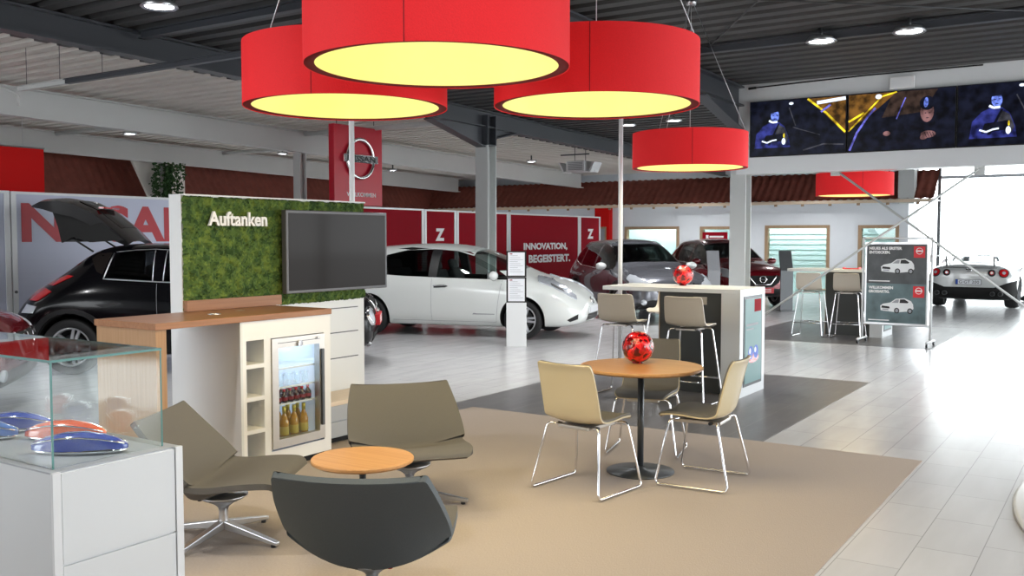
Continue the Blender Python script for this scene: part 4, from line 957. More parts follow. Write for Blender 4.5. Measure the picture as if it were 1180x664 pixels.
# ------------------------------------------------------------------ display case, lower left
t = thing('display_cabinet', 'white drawer cabinet at the lower left carrying a glass case', 'cabinet', (-2.76, 1.86, .0065))
mb = MB(); mb.box(-1.3, -.23, .0, 0, .24, .895, 'gloss_white'); mb.build('carcass', t)
mb = MB(); mb.box(0, -.232, 0, .012, -.205, .9, 'white'); mb.box(0, .215, 0, .012, .243, .9, 'white'); mb.build('edge_strip', t)
for z0, z1 in ((.0, .60), (.606, .893)): mb = MB(); mb.box(0, -.2, z0 + .002, .008, .212, z1, 'gloss_white'); mb.build('drawer_front', t)
mb = MB(); mb.box(-1.3, -.23, .895, .0, .24, .9, 'grey_laminate'); mb.build('top_board', t)
t = thing('glass_case', 'clear glass case with teal edges on the white drawer cabinet', 'display case', (-2.80, 1.86, .9065))
Gx, Gy, Gz = 1.2, .20, .335
def pane(nm, b): mb = MB(); mb.box(*b, 'glass'); return mb.build(nm, t)
pane('glass_front', (-Gx, -Gy, .001, 0, -Gy + .006, Gz)); pane('glass_rear', (-Gx, Gy - .006, .001, 0, Gy, Gz)); pane('glass_end', (-.006, -Gy + .006, .001, 0, Gy - .006, Gz)); pane('glass_top', (-Gx, -Gy, Gz, 0, Gy, Gz + .008))
mb = MB(); e = .0025
mb.box(.0, -Gy - e, .001, e, -Gy + .004, Gz, 'glass_edge'); mb.box(0, Gy - .004, .001, e, Gy + e * .3, Gz, 'glass_edge'); mb.box(-Gx, -Gy - e, Gz, e, -Gy, Gz + .008, 'glass_edge'); mb.box(0, -Gy, Gz, e, Gy, Gz + .008, 'glass_edge'); mb.box(-Gx, Gy, Gz, e, Gy + e, Gz + .008, 'glass_edge'); mb.build('glass_edges', t)
M['tray_blue'] = mat('glossy_blue', (.03, .07, .42), .12, coat=1); M['tray_orange'] = mat('glossy_orange', (.80, .10, .015), .2, coat=1); M['tray_lightblue'] = mat('glossy_light_blue', (.10, .22, .62), .12, coat=1)
def model(x, y, z, rz, L, m, label, roll=0):
    t = thing('streamlined_model', label, 'model', (x, y, z), R(rz), 'glossy streamlined models in the glass case')
    st = [(-1, .10, .02), (-.92, .45, .035), (-.7, .8, .055), (-.3, 1, .075), (.1, .98, .078), (.5, .8, .065), (.8, .52, .045), (.95, .25, .03), (1, .06, .02)]
    W = L * .19; vs = []; n = 13
    for (u, w, h) in st:
        for k in range(n): a = PI * k / (n - 1); vs.append((u * L / 2, W * w * math.cos(a), .012 + h * .72 * (math.sin(a) ** .6)))
    fs = [(i * n + k, i * n + k + 1, (i + 1) * n + k + 1, (i + 1) * n + k) for i in range(len(st) - 1) for k in range(n - 1)]
    mb = MB(); mb.add(vs, fs, m, True); mb.build('body_shell', t)
    mb = MB(); mb.lathe([(0, 0), (1, 0), (1.06, .5), (1.0, 1)], 32, 'chrome', Matrix.Diagonal((L * .46, W * .95, .014, 1))); mb.build('silver_tray', t)
    mb = MB(); mb.tube([(u * L / 2, W * w * .82 * s_, .012 + h * .55) for s_ in (1,) for (u, w, h) in st[1:-1]], .003, 'chrome', 5); mb.tube([(u * L / 2, -W * w * .82, .012 + h * .55) for (u, w, h) in st[1:-1]], .003, 'chrome', 5); mb.build('side_trim', t)
model(-2.955, 1.85, .909, 36, .32, 'tray_blue', 'blue streamlined model nearest the right end of the glass case')
model(-3.19, 1.945, .909, 30, .30, 'tray_orange', 'orange streamlined model between two blue ones in the glass case')
model(-3.47, 1.775, .909, 34, .30, 'tray_lightblue', 'light blue streamlined model left of the orange one in the glass case')
model(-3.50, 1.93, .909, 34, .30, 'tray_blue', 'dark blue streamlined model farther left inside the glass case')
model(-3.74, 1.86, .909, 34, .30, 'tray_orange', 'orange streamlined model at the left edge of the glass case')

# ------------------------------------------------------------------ stands
t = thing('info_stand', 'white floor stand with two framed price sheets in front of the white car', 'info stand', (-7.70, 11.88, 0), R(33))
mb = MB(); mb.box(-.15, -.04, 0, .15, .04, .66, 'gloss_white', bev=.004); mb.build('pedestal', t)
for z0, z1 in ((.66, 1.04), (1.045, 1.43)):
    mb = MB(); mb.box(-.15, -.02, z0, .15, .01, z1, 'black'); f_ = mb.build('sheet_frame', t)
    mb = MB(); mb.box(-.125, -.023, z0 + .02, .125, -.02, z1 - .02, 'paper')
    for k in range(9): mb.box(-.1, -.0236, z1 - .07 - k * .03, .02 + .08 * ((k * 7) % 3) / 2, -.023, z1 - .065 - k * .03, 'print_grey')
    mb.box(-.1, -.0238, z1 - .05, -.06, -.023, z1 - .035, 'red_panel'); mb.build('price_sheet', f_)
def tilt_board(x, y, label, m):
    t = thing('info_board', label, 'info board', (x, y, 0), R(38)); mb = MB(); mb.box(-.16, -.15, 0, .16, .15, .02, m); mb.build('base_plate', t)
    mb = MB(); mb.prism([(-.01, .02), (.03, .02), (.03, .9), (-.10, 1.34), (-.14, 1.33), (-.01, .88)], -.14, .14, 'xz', m, T=Matrix.Rotation(R(-90), 4, 'Z')); mb.build('board', t)
tilt_board(-6.41, 20.9, 'slim dark tilted info board in front of the red car', 'steel')
M['acrylic'] = mat('smoky_grey_acrylic', (.30, .31, .33), .2)
tilt_board(-7.83, 20.2, 'slim grey tilted info board between the grey car and the red car', 'acrylic')

# poster stand on castors
t = thing('poster_stand', 'tubular poster stand on castors showing two dark car posters', 'poster stand', (-3.0, 15.28, 0), R(-3))
mb = MB(); r = .018
for x in (-.50, .50):
    mb.tube([(x, 0, .09), (x, 0, 1.64)], r, 'gloss_white', 10); mb.tube([(x, -.24, .07), (x, .24, .07)], r, 'gloss_white', 10)
mb.tube([(-.50, 0, 1.62), (.50, 0, 1.62)], r * .8, 'gloss_white', 10); mb.tube([(-.50, 0, .30), (.50, 0, .30)], r * .8, 'gloss_white', 10); mb.build('tube_frame', t)
for x in (-.50, .50):
    for y in (-.22, .22):
        mb = MB(); mb.cyl((x - .012, y, .028), (x + .012, y, .028), .028, 'black', 12); mb.cyl((x, y, .03), (x, y, .07), .008, 'alu', 8); mb.build('castor', t)
f_ = MB(); f_.box(-.46, -.035, .30, .46, -.0, 1.56, 'alu'); f_ = f_.build('poster_frame', t)
M['night'] = mat('dark_stormy_print', (.06, .066, .07), .35, noise=(5, .8, 5)); M['night2'] = mat('dark_teal_stormy_print', (.10, .15, .16), .35, noise=(4, 1.0, 5))
def mini_car(p, cx, cz, s):
    y = -.0385
    def sh(pts, m, l): p.add([(cx + a * s, y - l, cz + b * s) for a, b in pts], [tuple(range(len(pts)))], m)
    sh([(-.30, -.08), (-.31, .01), (-.26, .05), (-.12, .08), (-.02, .155), (.14, .17), (.26, .12), (.30, .06), (.31, -.03), (.24, -.08), (.0, -.11)], 'gloss_white', 0)
    sh([(-.10, .075), (-.01, .14), (.04, .145), (.03, .075)], 'print_grey', .0005); sh([(.05, .075), (.06, .145), (.14, .15), (.22, .10), (.2, .075)], 'black', .0005)
    sh([(-.29, -.03), (-.13, -.04), (-.14, .0), (-.28, .015)], 'black', .0005); sh([(-.27, -.065), (-.15, -.075), (-.16, -.05), (-.27, -.045)], 'print_grey', .0005)
    for xx in (.0, .245):
        c = [(xx + .05 * math.cos(a), -.075 + .055 * math.sin(a)) for a in [2 * PI * k / 16 for k in range(16)]]; sh(c, 'black', .0008); c = [(xx + .03 * math.cos(a), -.075 + .035 * math.sin(a)) for a in [2 * PI * k / 16 for k in range(16)]]; sh(c, 'print_grey', .0012)
for z0, z1, m, l1, l2, cx in ((.93, 1.53, 'night', 'NEUES ALS ERSTER', 'ENTDECKEN.', .02), (.33, .93, 'night2', 'WILLKOMMEN', 'GROSSARTIG.', .02)):
    p = MB(); p.box(-.435, -.038, z0, .435, -.035, z1, m)
    mini_car(p, cx, z0 + .25, .78)
    mark(p, l1, .48 if l1[0] == 'N' else .36, .045, 'letter_white', (-.40, -.0383, z1 - .085), (1, 0, 0), (0, 0, 1), .001, .045); mark(p, l2, .31, .045, 'letter_white', (-.40, -.0383, z1 - .145), (1, 0, 0), (0, 0, 1), .001, .045)
    p.box(.25, -.0392, z1 - .20, .41, -.038, z1 - .03, 'plate_red'); p.tube([(.33 + .045 * math.cos(a), -.0395, z1 - .10 + .045 * math.sin(a)) for a in [2 * PI * k / 20 for k in range(20)]], .005, 'letter_white', 5, True); p.box(.28, -.0402, z1 - .11, .38, -.0392, z1 - .09, 'letter_white')
    p.box(-.40, -.0388, z0 + .03, -.09, -.038, z0 + .045, 'letter_white')
    p.build('poster_print', f_, fix=False)

# white round plinth at the right edge
t = thing('round_plinth', 'low round white display plinth cut by the right edge of the picture', 'plinth', (2.30, 6.70, 0))
mb = MB(); mb.lathe([(2.88, 0.001), (2.88, .02), (2.86, .03), (0, .03)], 120, 'gloss_white'); mb.build('platform', t)
mb = MB(); mb.lathe([(2.882, .004), (2.882, .010)], 120, 'alu', cap=False); mb.build('metal_band', t)
# ------------------------------------------------------------------ cars
def mesh_obj(name, vs, fs, mats, midx=None, smooth=True):
    me = bpy.data.meshes.new(name); me.from_pydata(vs, [], fs)
    for m in mats: me.materials.append(M[m])
    if midx: me.polygons.foreach_set('material_index', midx)
    bm = bmesh.new(); bm.from_mesh(me); bmesh.ops.recalc_face_normals(bm, faces=bm.faces[:]); bm.to_mesh(me); bm.free()
    for p in me.polygons: p.use_smooth = smooth
    o = bpy.data.objects.new(name, me); COL.objects.link(o); return o

def ring_of(st):
    x, zb, w, zs, hw, zt, cw, ct = st
    half = [(0, zb), (w * .78, zb), (w * .95, zb + .05), (w, zb + (zs - zb) * .42), (w * .995, zs - (zs - zb) * .22), (hw, zs), (cw, zt), (cw * .62, zt + (ct - zt) * .7), (0, ct)]
    return [(x, y, z) for y, z in half] + [(x, -y, z) for y, z in reversed(half[1:-1])]

def loft(sts, mats, name='hull'):
    vs = []; fs = []
    for s in sts: vs += ring_of(s)
    n = 16
    for i in range(len(sts) - 1):
        for k in range(n): k2 = (k + 1) % n; fs.append((i * n + k, i * n + k2, (i + 1) * n + k2, (i + 1) * n + k))
    fs.append(tuple(range(n))); b = (len(sts) - 1) * n; fs.append(tuple(b + k for k in reversed(range(n))))
    return mesh_obj(name, vs, fs, mats)

def evaluated(o):
    dg = bpy.context.evaluated_depsgraph_get(); dg.update(); me = bpy.data.meshes.new_from_object(o.evaluated_get(dg)); return me

def poly_grid(poly, step):
    """triangulated fill of a 2-D polygon with inner points, returned as (verts2d, faces)"""
    bm = bmesh.new(); P = []
    n = len(poly)
    for i in range(n):
        a = Vector(poly[i]); b = Vector(poly[(i + 1) % n]); k = max(1, int((b - a).length / step))
        for j in range(k): P.append(a + (b - a) * j / k)
    f = bm.faces.new([bm.verts.new((p.x, p.y, 0)) for p in P])
    xs = [p.x for p in P]; ys = [p.y for p in P]
    x = min(xs) + step
    while x < max(xs) - 1e-4: bmesh.ops.bisect_plane(bm, geom=bm.verts[:] + bm.edges[:] + bm.faces[:], plane_co=(x, 0, 0), plane_no=(1, 0, 0)); x += step
    y = min(ys) + step
    while y < max(ys) - 1e-4: bmesh.ops.bisect_plane(bm, geom=bm.verts[:] + bm.edges[:] + bm.faces[:], plane_co=(0, y, 0), plane_no=(0, 1, 0)); y += step
    bmesh.ops.triangulate(bm, faces=bm.faces[:]); bm.verts.index_update()
    r = ([(v.co.x, v.co.y) for v in bm.verts], [tuple(v.index for v in f.verts) for f in bm.faces]); bm.free(); return r

class Car:
    def __init__(s, name, label, sts, paint, loc, rz, wheels, R_w=.33, cabin=None, z0=0.0, track=None, wheel_w=.21):
        s.t = thing(name, label, 'car', (loc[0], loc[1], 0), R(rz)); s.paint = paint
        h = loft(sts, [paint, 'matte_black'])
        m = h.modifiers.new('s', 'SUBSURF'); m.levels = 2; m.render_levels = 2
        me = evaluated(h); bpy.data.objects.remove(h); s.hull = bpy.data.objects.new('body', me); COL.objects.link(s.hull); adopt(s.hull, s.t)
        bm = bmesh.new(); bm.from_mesh(me); s.bvh = BVHTree.FromBMesh(bm); bm.free()
        s.cut = []; s.wheels = wheels; s.Rw = R_w; s.W = max(q[2] for q in sts); s.ww = wheel_w; s.track = track or (s.W - .02)
    def hit(s, axis, a, b):
        """surface point seen along an axis: 'R' right side (y-), 'L' left side, 'F' front, 'B' rear, 'T' top"""
        o, d = {'R': (Vector((a, -3, b)), Vector((0, 1, 0))), 'L': (Vector((a, 3, b)), Vector((0, -1, 0))), 'F': (Vector((5, a, b)), Vector((-1, 0, 0))), 'B': (Vector((-5, a, b)), Vector((1, 0, 0))), 'T': (Vector((a, b, 4)), Vector((0, 0, -1)))}[axis]
        r = s.bvh.ray_cast(o, d); return r[0], r[1], -d
    def patch(s, name, axis, poly, m, off=.006, thick=None, parent=None, step=.05, back=.02):
        V, Fc = poly_grid(poly, step); outer = []; inner = []
        for a, b in V:
            p, n, d = s.hit(axis, a, b)
            if p is None: 
                best = s.bvh.find_nearest(Vector({'R': (a, -s.W, b), 'L': (a, s.W, b), 'F': (2.2, a, b), 'B': (-2.2, a, b), 'T': (a, b, 1.2)}[axis])); p, n = best[0], best[1]; d = n
            if n.dot(d) < 0: n = -n
            outer.append(tuple(p + n * off)); inner.append(tuple(p - n * back))
        N = len(V); mb = MB(); vs = outer + inner; fs = list(Fc) + [tuple(N + i for i in reversed(f)) for f in Fc]
        ec = {}
        for f in Fc:
            for i in range(3):
                e = (f[i], f[(i + 1) % 3]); ec[tuple(sorted(e))] = ec.get(tuple(sorted(e)), []) + [e]
        for k_, es in ec.items():
            if len(es) == 1: a, b = es[0]; fs.append((b, a, a + N, b + N))
        mb.add(vs, fs, m, True); o = mb.build(name, parent or s.t, sharp=R(50)); return o
    def sides(s, name, poly, m, which='RL', **k):
        return [s.patch(name, a, poly, m, **k) for a in which]
    def line(s, name, axis, pts, m, r=.006, parent=None, step=.06, lift=.0, closed=False):
        P = []
        for i in range(len(pts) - 1):
            a = Vector(pts[i]); b = Vector(pts[i + 1]); k = max(1, int((b - a).length / step))
            for j in range(k): P.append(a + (b - a) * j / k)
        P.append(Vector(pts[-1])); Q = []
        for p in P:
            h, n, d = s.hit(axis, p.x, p.y)
            if h is None: continue
            if n.dot(d) < 0: n = -n
            Q.append(tuple(h + n * lift))
        mb = MB(); mb.tube(Q, r, m, 6); return mb.build(name, parent or s.t)
    def cutter(s, vs, fs, m='matte_black'):
        o = mesh_obj('cutter', vs, fs, [s.paint, 'matte_black'], None, False)
        for p in o.data.polygons: p.material_index = 1
        o.parent = s.t; s.cut.append(o)
    def cut_prism(s, axis, poly, lo, hi):
        n = len(poly)
        if axis in 'RL': f = lambda a, b, t: (a, t, b)
        elif axis in 'FB': f = lambda a, b, t: (t, a, b)
        vs = [f(a, b, lo) for a, b in poly] + [f(a, b, hi) for a, b in poly]
        s.cutter(vs, [tuple(range(n)), tuple(reversed(range(n, 2 * n)))] + [(i, i + n, (i + 1) % n + n, (i + 1) % n) for i in range(n)])
    def cut_void(s, sts):
        """hollow cabin: stations (x, floor, w_low, z_belt, w_belt, w_top, z_top)"""
        vs = []; fs = []; n = 6
        for (x, zf, wl, zb, wb, wt, zt) in sts: vs += [(x, wl, zf), (x, wb, zb), (x, wt, zt), (x, -wt, zt), (x, -wb, zb), (x, -wl, zf)]
        for i in range(len(sts) - 1):
            for k in range(n): k2 = (k + 1) % n; fs.append((i * n + k, i * n + k2, (i + 1) * n + k2, (i + 1) * n + k))
        fs.append(tuple(range(n))); b = (len(sts) - 1) * n; fs.append(tuple(b + k for k in reversed(range(n)))); s.cutter(vs, fs)
    def cut_wheels(s, gap=.055):
        for wx in s.wheels:
            for sd in (-1, 1):
                n = 40; r = s.Rw + gap; y0 = sd * (s.track - .30); y1 = sd * (s.W + .3); vs = []; 
                for y in (y0, y1):
                    for k in range(n): a = 2 * PI * k / n; vs.append((wx + r * math.cos(a), y, s.Rw + .01 + r * math.sin(a)))
                s.cutter(vs, [tuple(range(n)), tuple(reversed(range(n, 2 * n)))] + [(k, k + n, (k + 1) % n + n, (k + 1) % n) for k in range(n)])
    def finish(s):
        for c in s.cut:
            b = s.hull.modifiers.new('cut', 'BOOLEAN'); b.operation = 'DIFFERENCE'; b.solver = 'EXACT'; b.object = c
        me = evaluated(s.hull); s.hull.modifiers.clear(); s.hull.data = me
        for c in s.cut: bpy.data.objects.remove(c)
        bm = bmesh.new(); bm.from_mesh(me)
        for e in bm.edges:
            if len(e.link_faces) == 2: e.smooth = e.calc_face_angle(0) < R(32)
        for f in bm.faces: f.smooth = True
        bm.to_mesh(me); bm.free()
    def make_wheels(s, style, n_sp, m='alloy', rim=.225):
        first = None
        for wx in s.wheels:
            for sd in (-1, 1):
                if first is None:
                    w = bpy.data.objects.new('wheel', None); COL.objects.link(w); adopt(w, s.t); first = w
                    Rt = s.Rw; h = s.ww / 2; Q = Matrix.Rotation(R(90), 4, 'X')        # local wheel axis = y, outside at -y
                    mb = MB(); mb.lathe([(rim, -h * .8), (rim + .03, -h), (Rt - .03, -h), (Rt - .008, -h * .75), (Rt, -h * .4), (Rt, h * .4), (Rt - .008, h * .75), (Rt - .03, h), (rim + .03, h), (rim, h * .8)], 56, 'rubber', Q, cap=False)
                    for q in (-.25, .25): mb.lathe([(Rt + .0005, h * q - .004), (Rt + .0005, h * q + .004)], 56, 'matte_black', Q, cap=False)
                    mb.build('tyre', w)
                    mb = MB(); mb.lathe([(rim, h * .75), (rim + .008, h * .85), (rim - .012, h * .82), (rim - .02, h * .3), (rim - .02, -h * .8), (rim, -h * .8)], 56, m, Q, cap=False)
                    for k in range(n_sp):
                        a0 = 2 * PI * k / n_sp
                        if style == 'twin': offs = (-.16, .16)
                        else: offs = (0,)
                        for of in offs:
                            ws = .020 if style == 'twin' else .034; T = Q @ Matrix.Rotation(a0, 4, 'Z'); y2 = (rim - .01) * math.sin(of * 1.0); y1 = .05 * math.sin(of * 2.2); zo = h * .62; zi = h * .42
                            mb.add([(.04, y1 - ws, zi), (.04, y1 + ws, zi), (rim - .01, y2 + ws * .8, zo), (rim - .01, y2 - ws * .8, zo), (.04, y1 - ws, zi - .03), (.04, y1 + ws, zi - .03), (rim - .01, y2 + ws * .8, zo - .03), (rim - .01, y2 - ws * .8, zo - .03)],
                                   [(0, 1, 2, 3), (7, 6, 5, 4), (0, 4, 5, 1), (1, 5, 6, 2), (2, 6, 7, 3), (3, 7, 4, 0)], m, False, T)
                    mb.lathe([(.07, h * .2), (.065, h * .45), (.03, h * .5), (0, h * .5)], 24, m, Q, cap=False); mb.build('rim', w)
                    mb = MB(); mb.lathe([(0, h * .05), (.15, h * .05), (.15, -h * .05), (0, -h * .05)], 30, 'steel', Q, cap=False); mb.lathe([(0, -h * .1), (rim - .02, -h * .1)], 30, 'matte_black', Q, cap=False); mb.build('brake_disc', w)
                else: w = copy_tree(first, None); adopt(w, s.t)
                w.location = (wx, sd * (s.track - s.ww / 2), s.Rw + .0015); w.rotation_euler = (0, 0, 0 if sd < 0 else PI)
                w.scale = (1, 1, 1)
    def mirror(s, x, z, w=.11, m=None, y=None):
        for sd in (-1, 1):
            yy = sd * ((y or s.W * .93)); mb = MB(); bm = bmesh.new(); bmesh.ops.create_uvsphere(bm, u_segments=16, v_segments=10, radius=1); bm.verts.index_update()
            mb.add([(x + v.co.x * .075 - (.03 if v.co.x < 0 else 0) * 0, yy + sd * (.10 + v.co.y * w), z + v.co.z * .075) for v in bm.verts], [[v.index for v in f.verts] for f in bm.faces], m or s.paint, True); bm.free()
            mb.tube([(x - .01, yy - sd * .07, z - .06), (x, yy + sd * .06, z - .05)], .022, 'black', 8); mr = mb.build('side_mirror', s.t)
            mb = MB(); mb.box(x - .079, yy + sd * .10 - w * .7, z - .048, x - .073, yy + sd * .10 + w * .7, z + .048, 'chrome'); mb.build('mirror_glass', mr)
    def seats(s, xf, zf, xr=None, yy=.36):
        def seat(nm, x, y, w):
            mb = MB(); mb.box(x - .25, y - w, zf, x + .25, y + w, zf + .16, 'seat_cloth', bev=.04)
            T = Matrix.Translation((x - .25, y, zf + .12)) @ Matrix.Rotation(R(-18), 4, 'Y'); mb.box(-.07, -w, 0, .07, w, .58, 'seat_cloth', T, bev=.05); mb.box(-.05, -w * .55, .58, .05, w * .55, .75, 'seat_cloth', T, bev=.04); mb.build(nm, s.t)
        seat('seat', xf, yy, .24); seat('seat', xf, -yy, .24)
        if xr is not None: seat('rear_seat', xr, 0, .60)
    def interior(s, x, z, w=.62):
        mb = MB(); mb.prism([(x - .15, z - .30), (x + .35, z - .30), (x + .35, z - .02), (x - .02, z), (x - .14, z - .08)], -w, w, 'xz', 'black'); mb.build('dashboard', s.t)
        mb = MB(); T = Matrix.Translation((x - .28, .36, z - .08)) @ Matrix.Rotation(R(62), 4, 'Y'); mb.tube([(.18 * math.cos(a), .18 * math.sin(a), 0) for a in [2 * PI * k / 24 for k in range(24)]], .016, 'black', 6, True, T); mb.box(-.17, -.02, -.01, .17, .02, .01, 'black', T); mb.cyl((0, 0, 0), (0, 0, -.0), .05, 'black', 10, T=T) if False else None; mb.build('steering_wheel', s.t)
    def window(s, name, axis, poly, m, lo=None, hi=None, frame=None, inset=.0):
        """cut the opening and set a pane into it"""
        if axis == 'R': s.cut_prism('R', poly, -s.W - .2, -.30)
        elif axis == 'L': s.cut_prism('L', poly, .30, s.W + .2)
        else: s.cut_prism(axis, poly, lo, hi)
        p = s.patch(name, axis, poly, m, off=.002, back=.004)
        return p

def badge(c, axis, a, b, r, m='chrome', parent=None):
    h, n, d = c.hit(axis, a, b); n = -n if n.dot(d) < 0 else n
    Q = n.to_track_quat('Z', 'Y').to_matrix().to_4x4(); Q.translation = h + n * .012
    mb = MB(); mb.tube([(r * math.cos(t), r * math.sin(t), 0) for t in [2 * PI * k / 24 for k in range(24)]], r * .16, m, 6, True, Q); ang = Matrix.Rotation(0, 4, 'Z')
    v = Q.to_3x3() @ Vector((1, 0, 0)); horizontal = abs(v.z) < .5
    if horizontal: mb.box(-r * 1.25, -r * .2, -.004, r * 1.25, r * .2, .012, m, Q)
    else: mb.box(-r * .2, -r * 1.25, -.004, r * .2, r * 1.25, .012, m, Q)
    return mb.build('badge', parent or c.t)

# ---- white hatchback (side view, nose to the right)
def white_car():
    sts = [(-2.20, .42, .60, .80, .52, .90, .40, .92), (-2.17, .30, .74, .84, .66, 1.00, .48, 1.04), (-2.06, .22, .82, .92, .74, 1.28, .52, 1.32), (-1.85, .18, .86, .96, .79, 1.40, .56, 1.45), (-1.40, .17, .875, .98, .83, 1.44, .585, 1.505),
           (-.80, .17, .88, .985, .845, 1.46, .60, 1.545), (-.20, .17, .88, .975, .845, 1.455, .60, 1.545), (.30, .17, .88, .965, .845, 1.40, .60, 1.485), (.85, .17, .88, .955, .835, 1.18, .60, 1.235), (1.15, .17, .88, .95, .825, 1.03, .62, 1.075), (1.45, .18, .875, .90, .81, .955, .60, .995),
           (1.78, .19, .86, .82, .76, .885, .54, .915), (2.02, .21, .80, .70, .66, .77, .46, .795), (2.16, .26, .68, .56, .52, .64, .36, .655), (2.22, .34, .50, .48, .36, .54, .25, .55)]
    P = Vector((-8.11, 12.67)); a = R(15); lx, ly = 1.26, -.86
    loc = (P.x - (lx * math.cos(a) - ly * math.sin(a)), P.y - (lx * math.sin(a) + ly * math.cos(a)))
    c = Car('hatchback_car', 'pearl white electric hatchback in side view behind the wall television', sts, 'paint_white', loc, 15, (-1.44, 1.26), .318)
    c.cut_wheels(); c.cut_void([(-1.75, .40, .60, .95, .66, .48, 1.36), (-.8, .35, .70, .95, .76, .54, 1.47), (.25, .35, .70, .93, .76, .53, 1.40), (.95, .45, .68, .92, .74, .55, 1.08)])
    for sd in 'RL':
        c.window('rear_door_glass', sd, [(-1.28, 1.02), (-1.20, 1.34), (-.85, 1.42), (-.38, 1.435), (-.36, .985), (-.8, .995)], 'car_glass')
        c.window('front_door_glass', sd, [(-.22, .98), (-.22, 1.43), (.05, 1.41), (.35, 1.33), (.70, 1.17), (.98, 1.00), (.98, .955), (.4, .965)], 'car_glass_light')
        c.patch('pillar_trim', sd, [(-.37, .982), (-.38, 1.437), (-.22, 1.43), (-.22, .978)], 'black', off=.003)
    c.window('windscreen', 'F', [(-.72, 1.09), (-.60, 1.38), (-.3, 1.445), (.3, 1.445), (.60, 1.38), (.72, 1.09), (.4, 1.12), (-.4, 1.12)], 'car_glass_light', .35, 2.0)
    c.window('rear_window', 'B', [(-.55, 1.02), (-.45, 1.32), (.45, 1.32), (.55, 1.02)], 'car_glass', -2.6, -1.6)
    for sd in 'RL':
        c.patch('headlight', sd, [(1.38, 1.0), (1.6, .95), (1.85, .85), (2.05, .70), (2.08, .64), (1.92, .74), (1.72, .84), (1.50, .91)], 'lens', off=.022, step=.035)
        c.patch('indicator', sd, [(1.66, .89), (1.86, .80), (1.90, .76), (1.70, .85)], 'black', off=.026, step=.03)
        c.line('door_joint', sd, [(-.30, .965), (-.30, .60), (-.30, .27)], 'print_grey', .003); c.line('door_joint', sd, [(.92, .95), (.86, .60), (.82, .27)], 'print_grey', .003); c.line('sill_joint', sd, [(-1.0, .27), (.82, .27)], 'print_grey', .003)
        c.patch('door_handle', sd, [(-.25, .845), (-.05, .86), (.0, .84), (-.05, .82), (-.25, .81)], 'black', off=.012); c.line('handle_bar', sd, [(-.26, .84), (-.04, .855)], 'chrome', .010, lift=.014)
        c.patch('door_emblem', sd, [(.42, .39), (.80, .395), (.80, .407), (.50, .407), (.44, .415)], 'print_grey', off=.003)
        c.patch('bumper_intake', sd, [(1.98, .33), (2.14, .42), (2.13, .34), (2.02, .30)], 'black', off=.004)
    c.patch('bumper_grille', 'F', [(-.36, .30), (-.30, .40), (.30, .40), (.36, .30)], 'black'); c.patch('number_plate', 'F', [(-.26, .42), (-.26, .52), (.26, .52), (.26, .42)], 'paper', off=.03); badge(c, 'F', 0, .60, .06)
    c.mirror(.80, 1.02); c.finish(); c.make_wheels('twin', 5, rim=.222); c.seats(.05, .42, -.95); c.interior(.70, .98)
    return c
white_car()

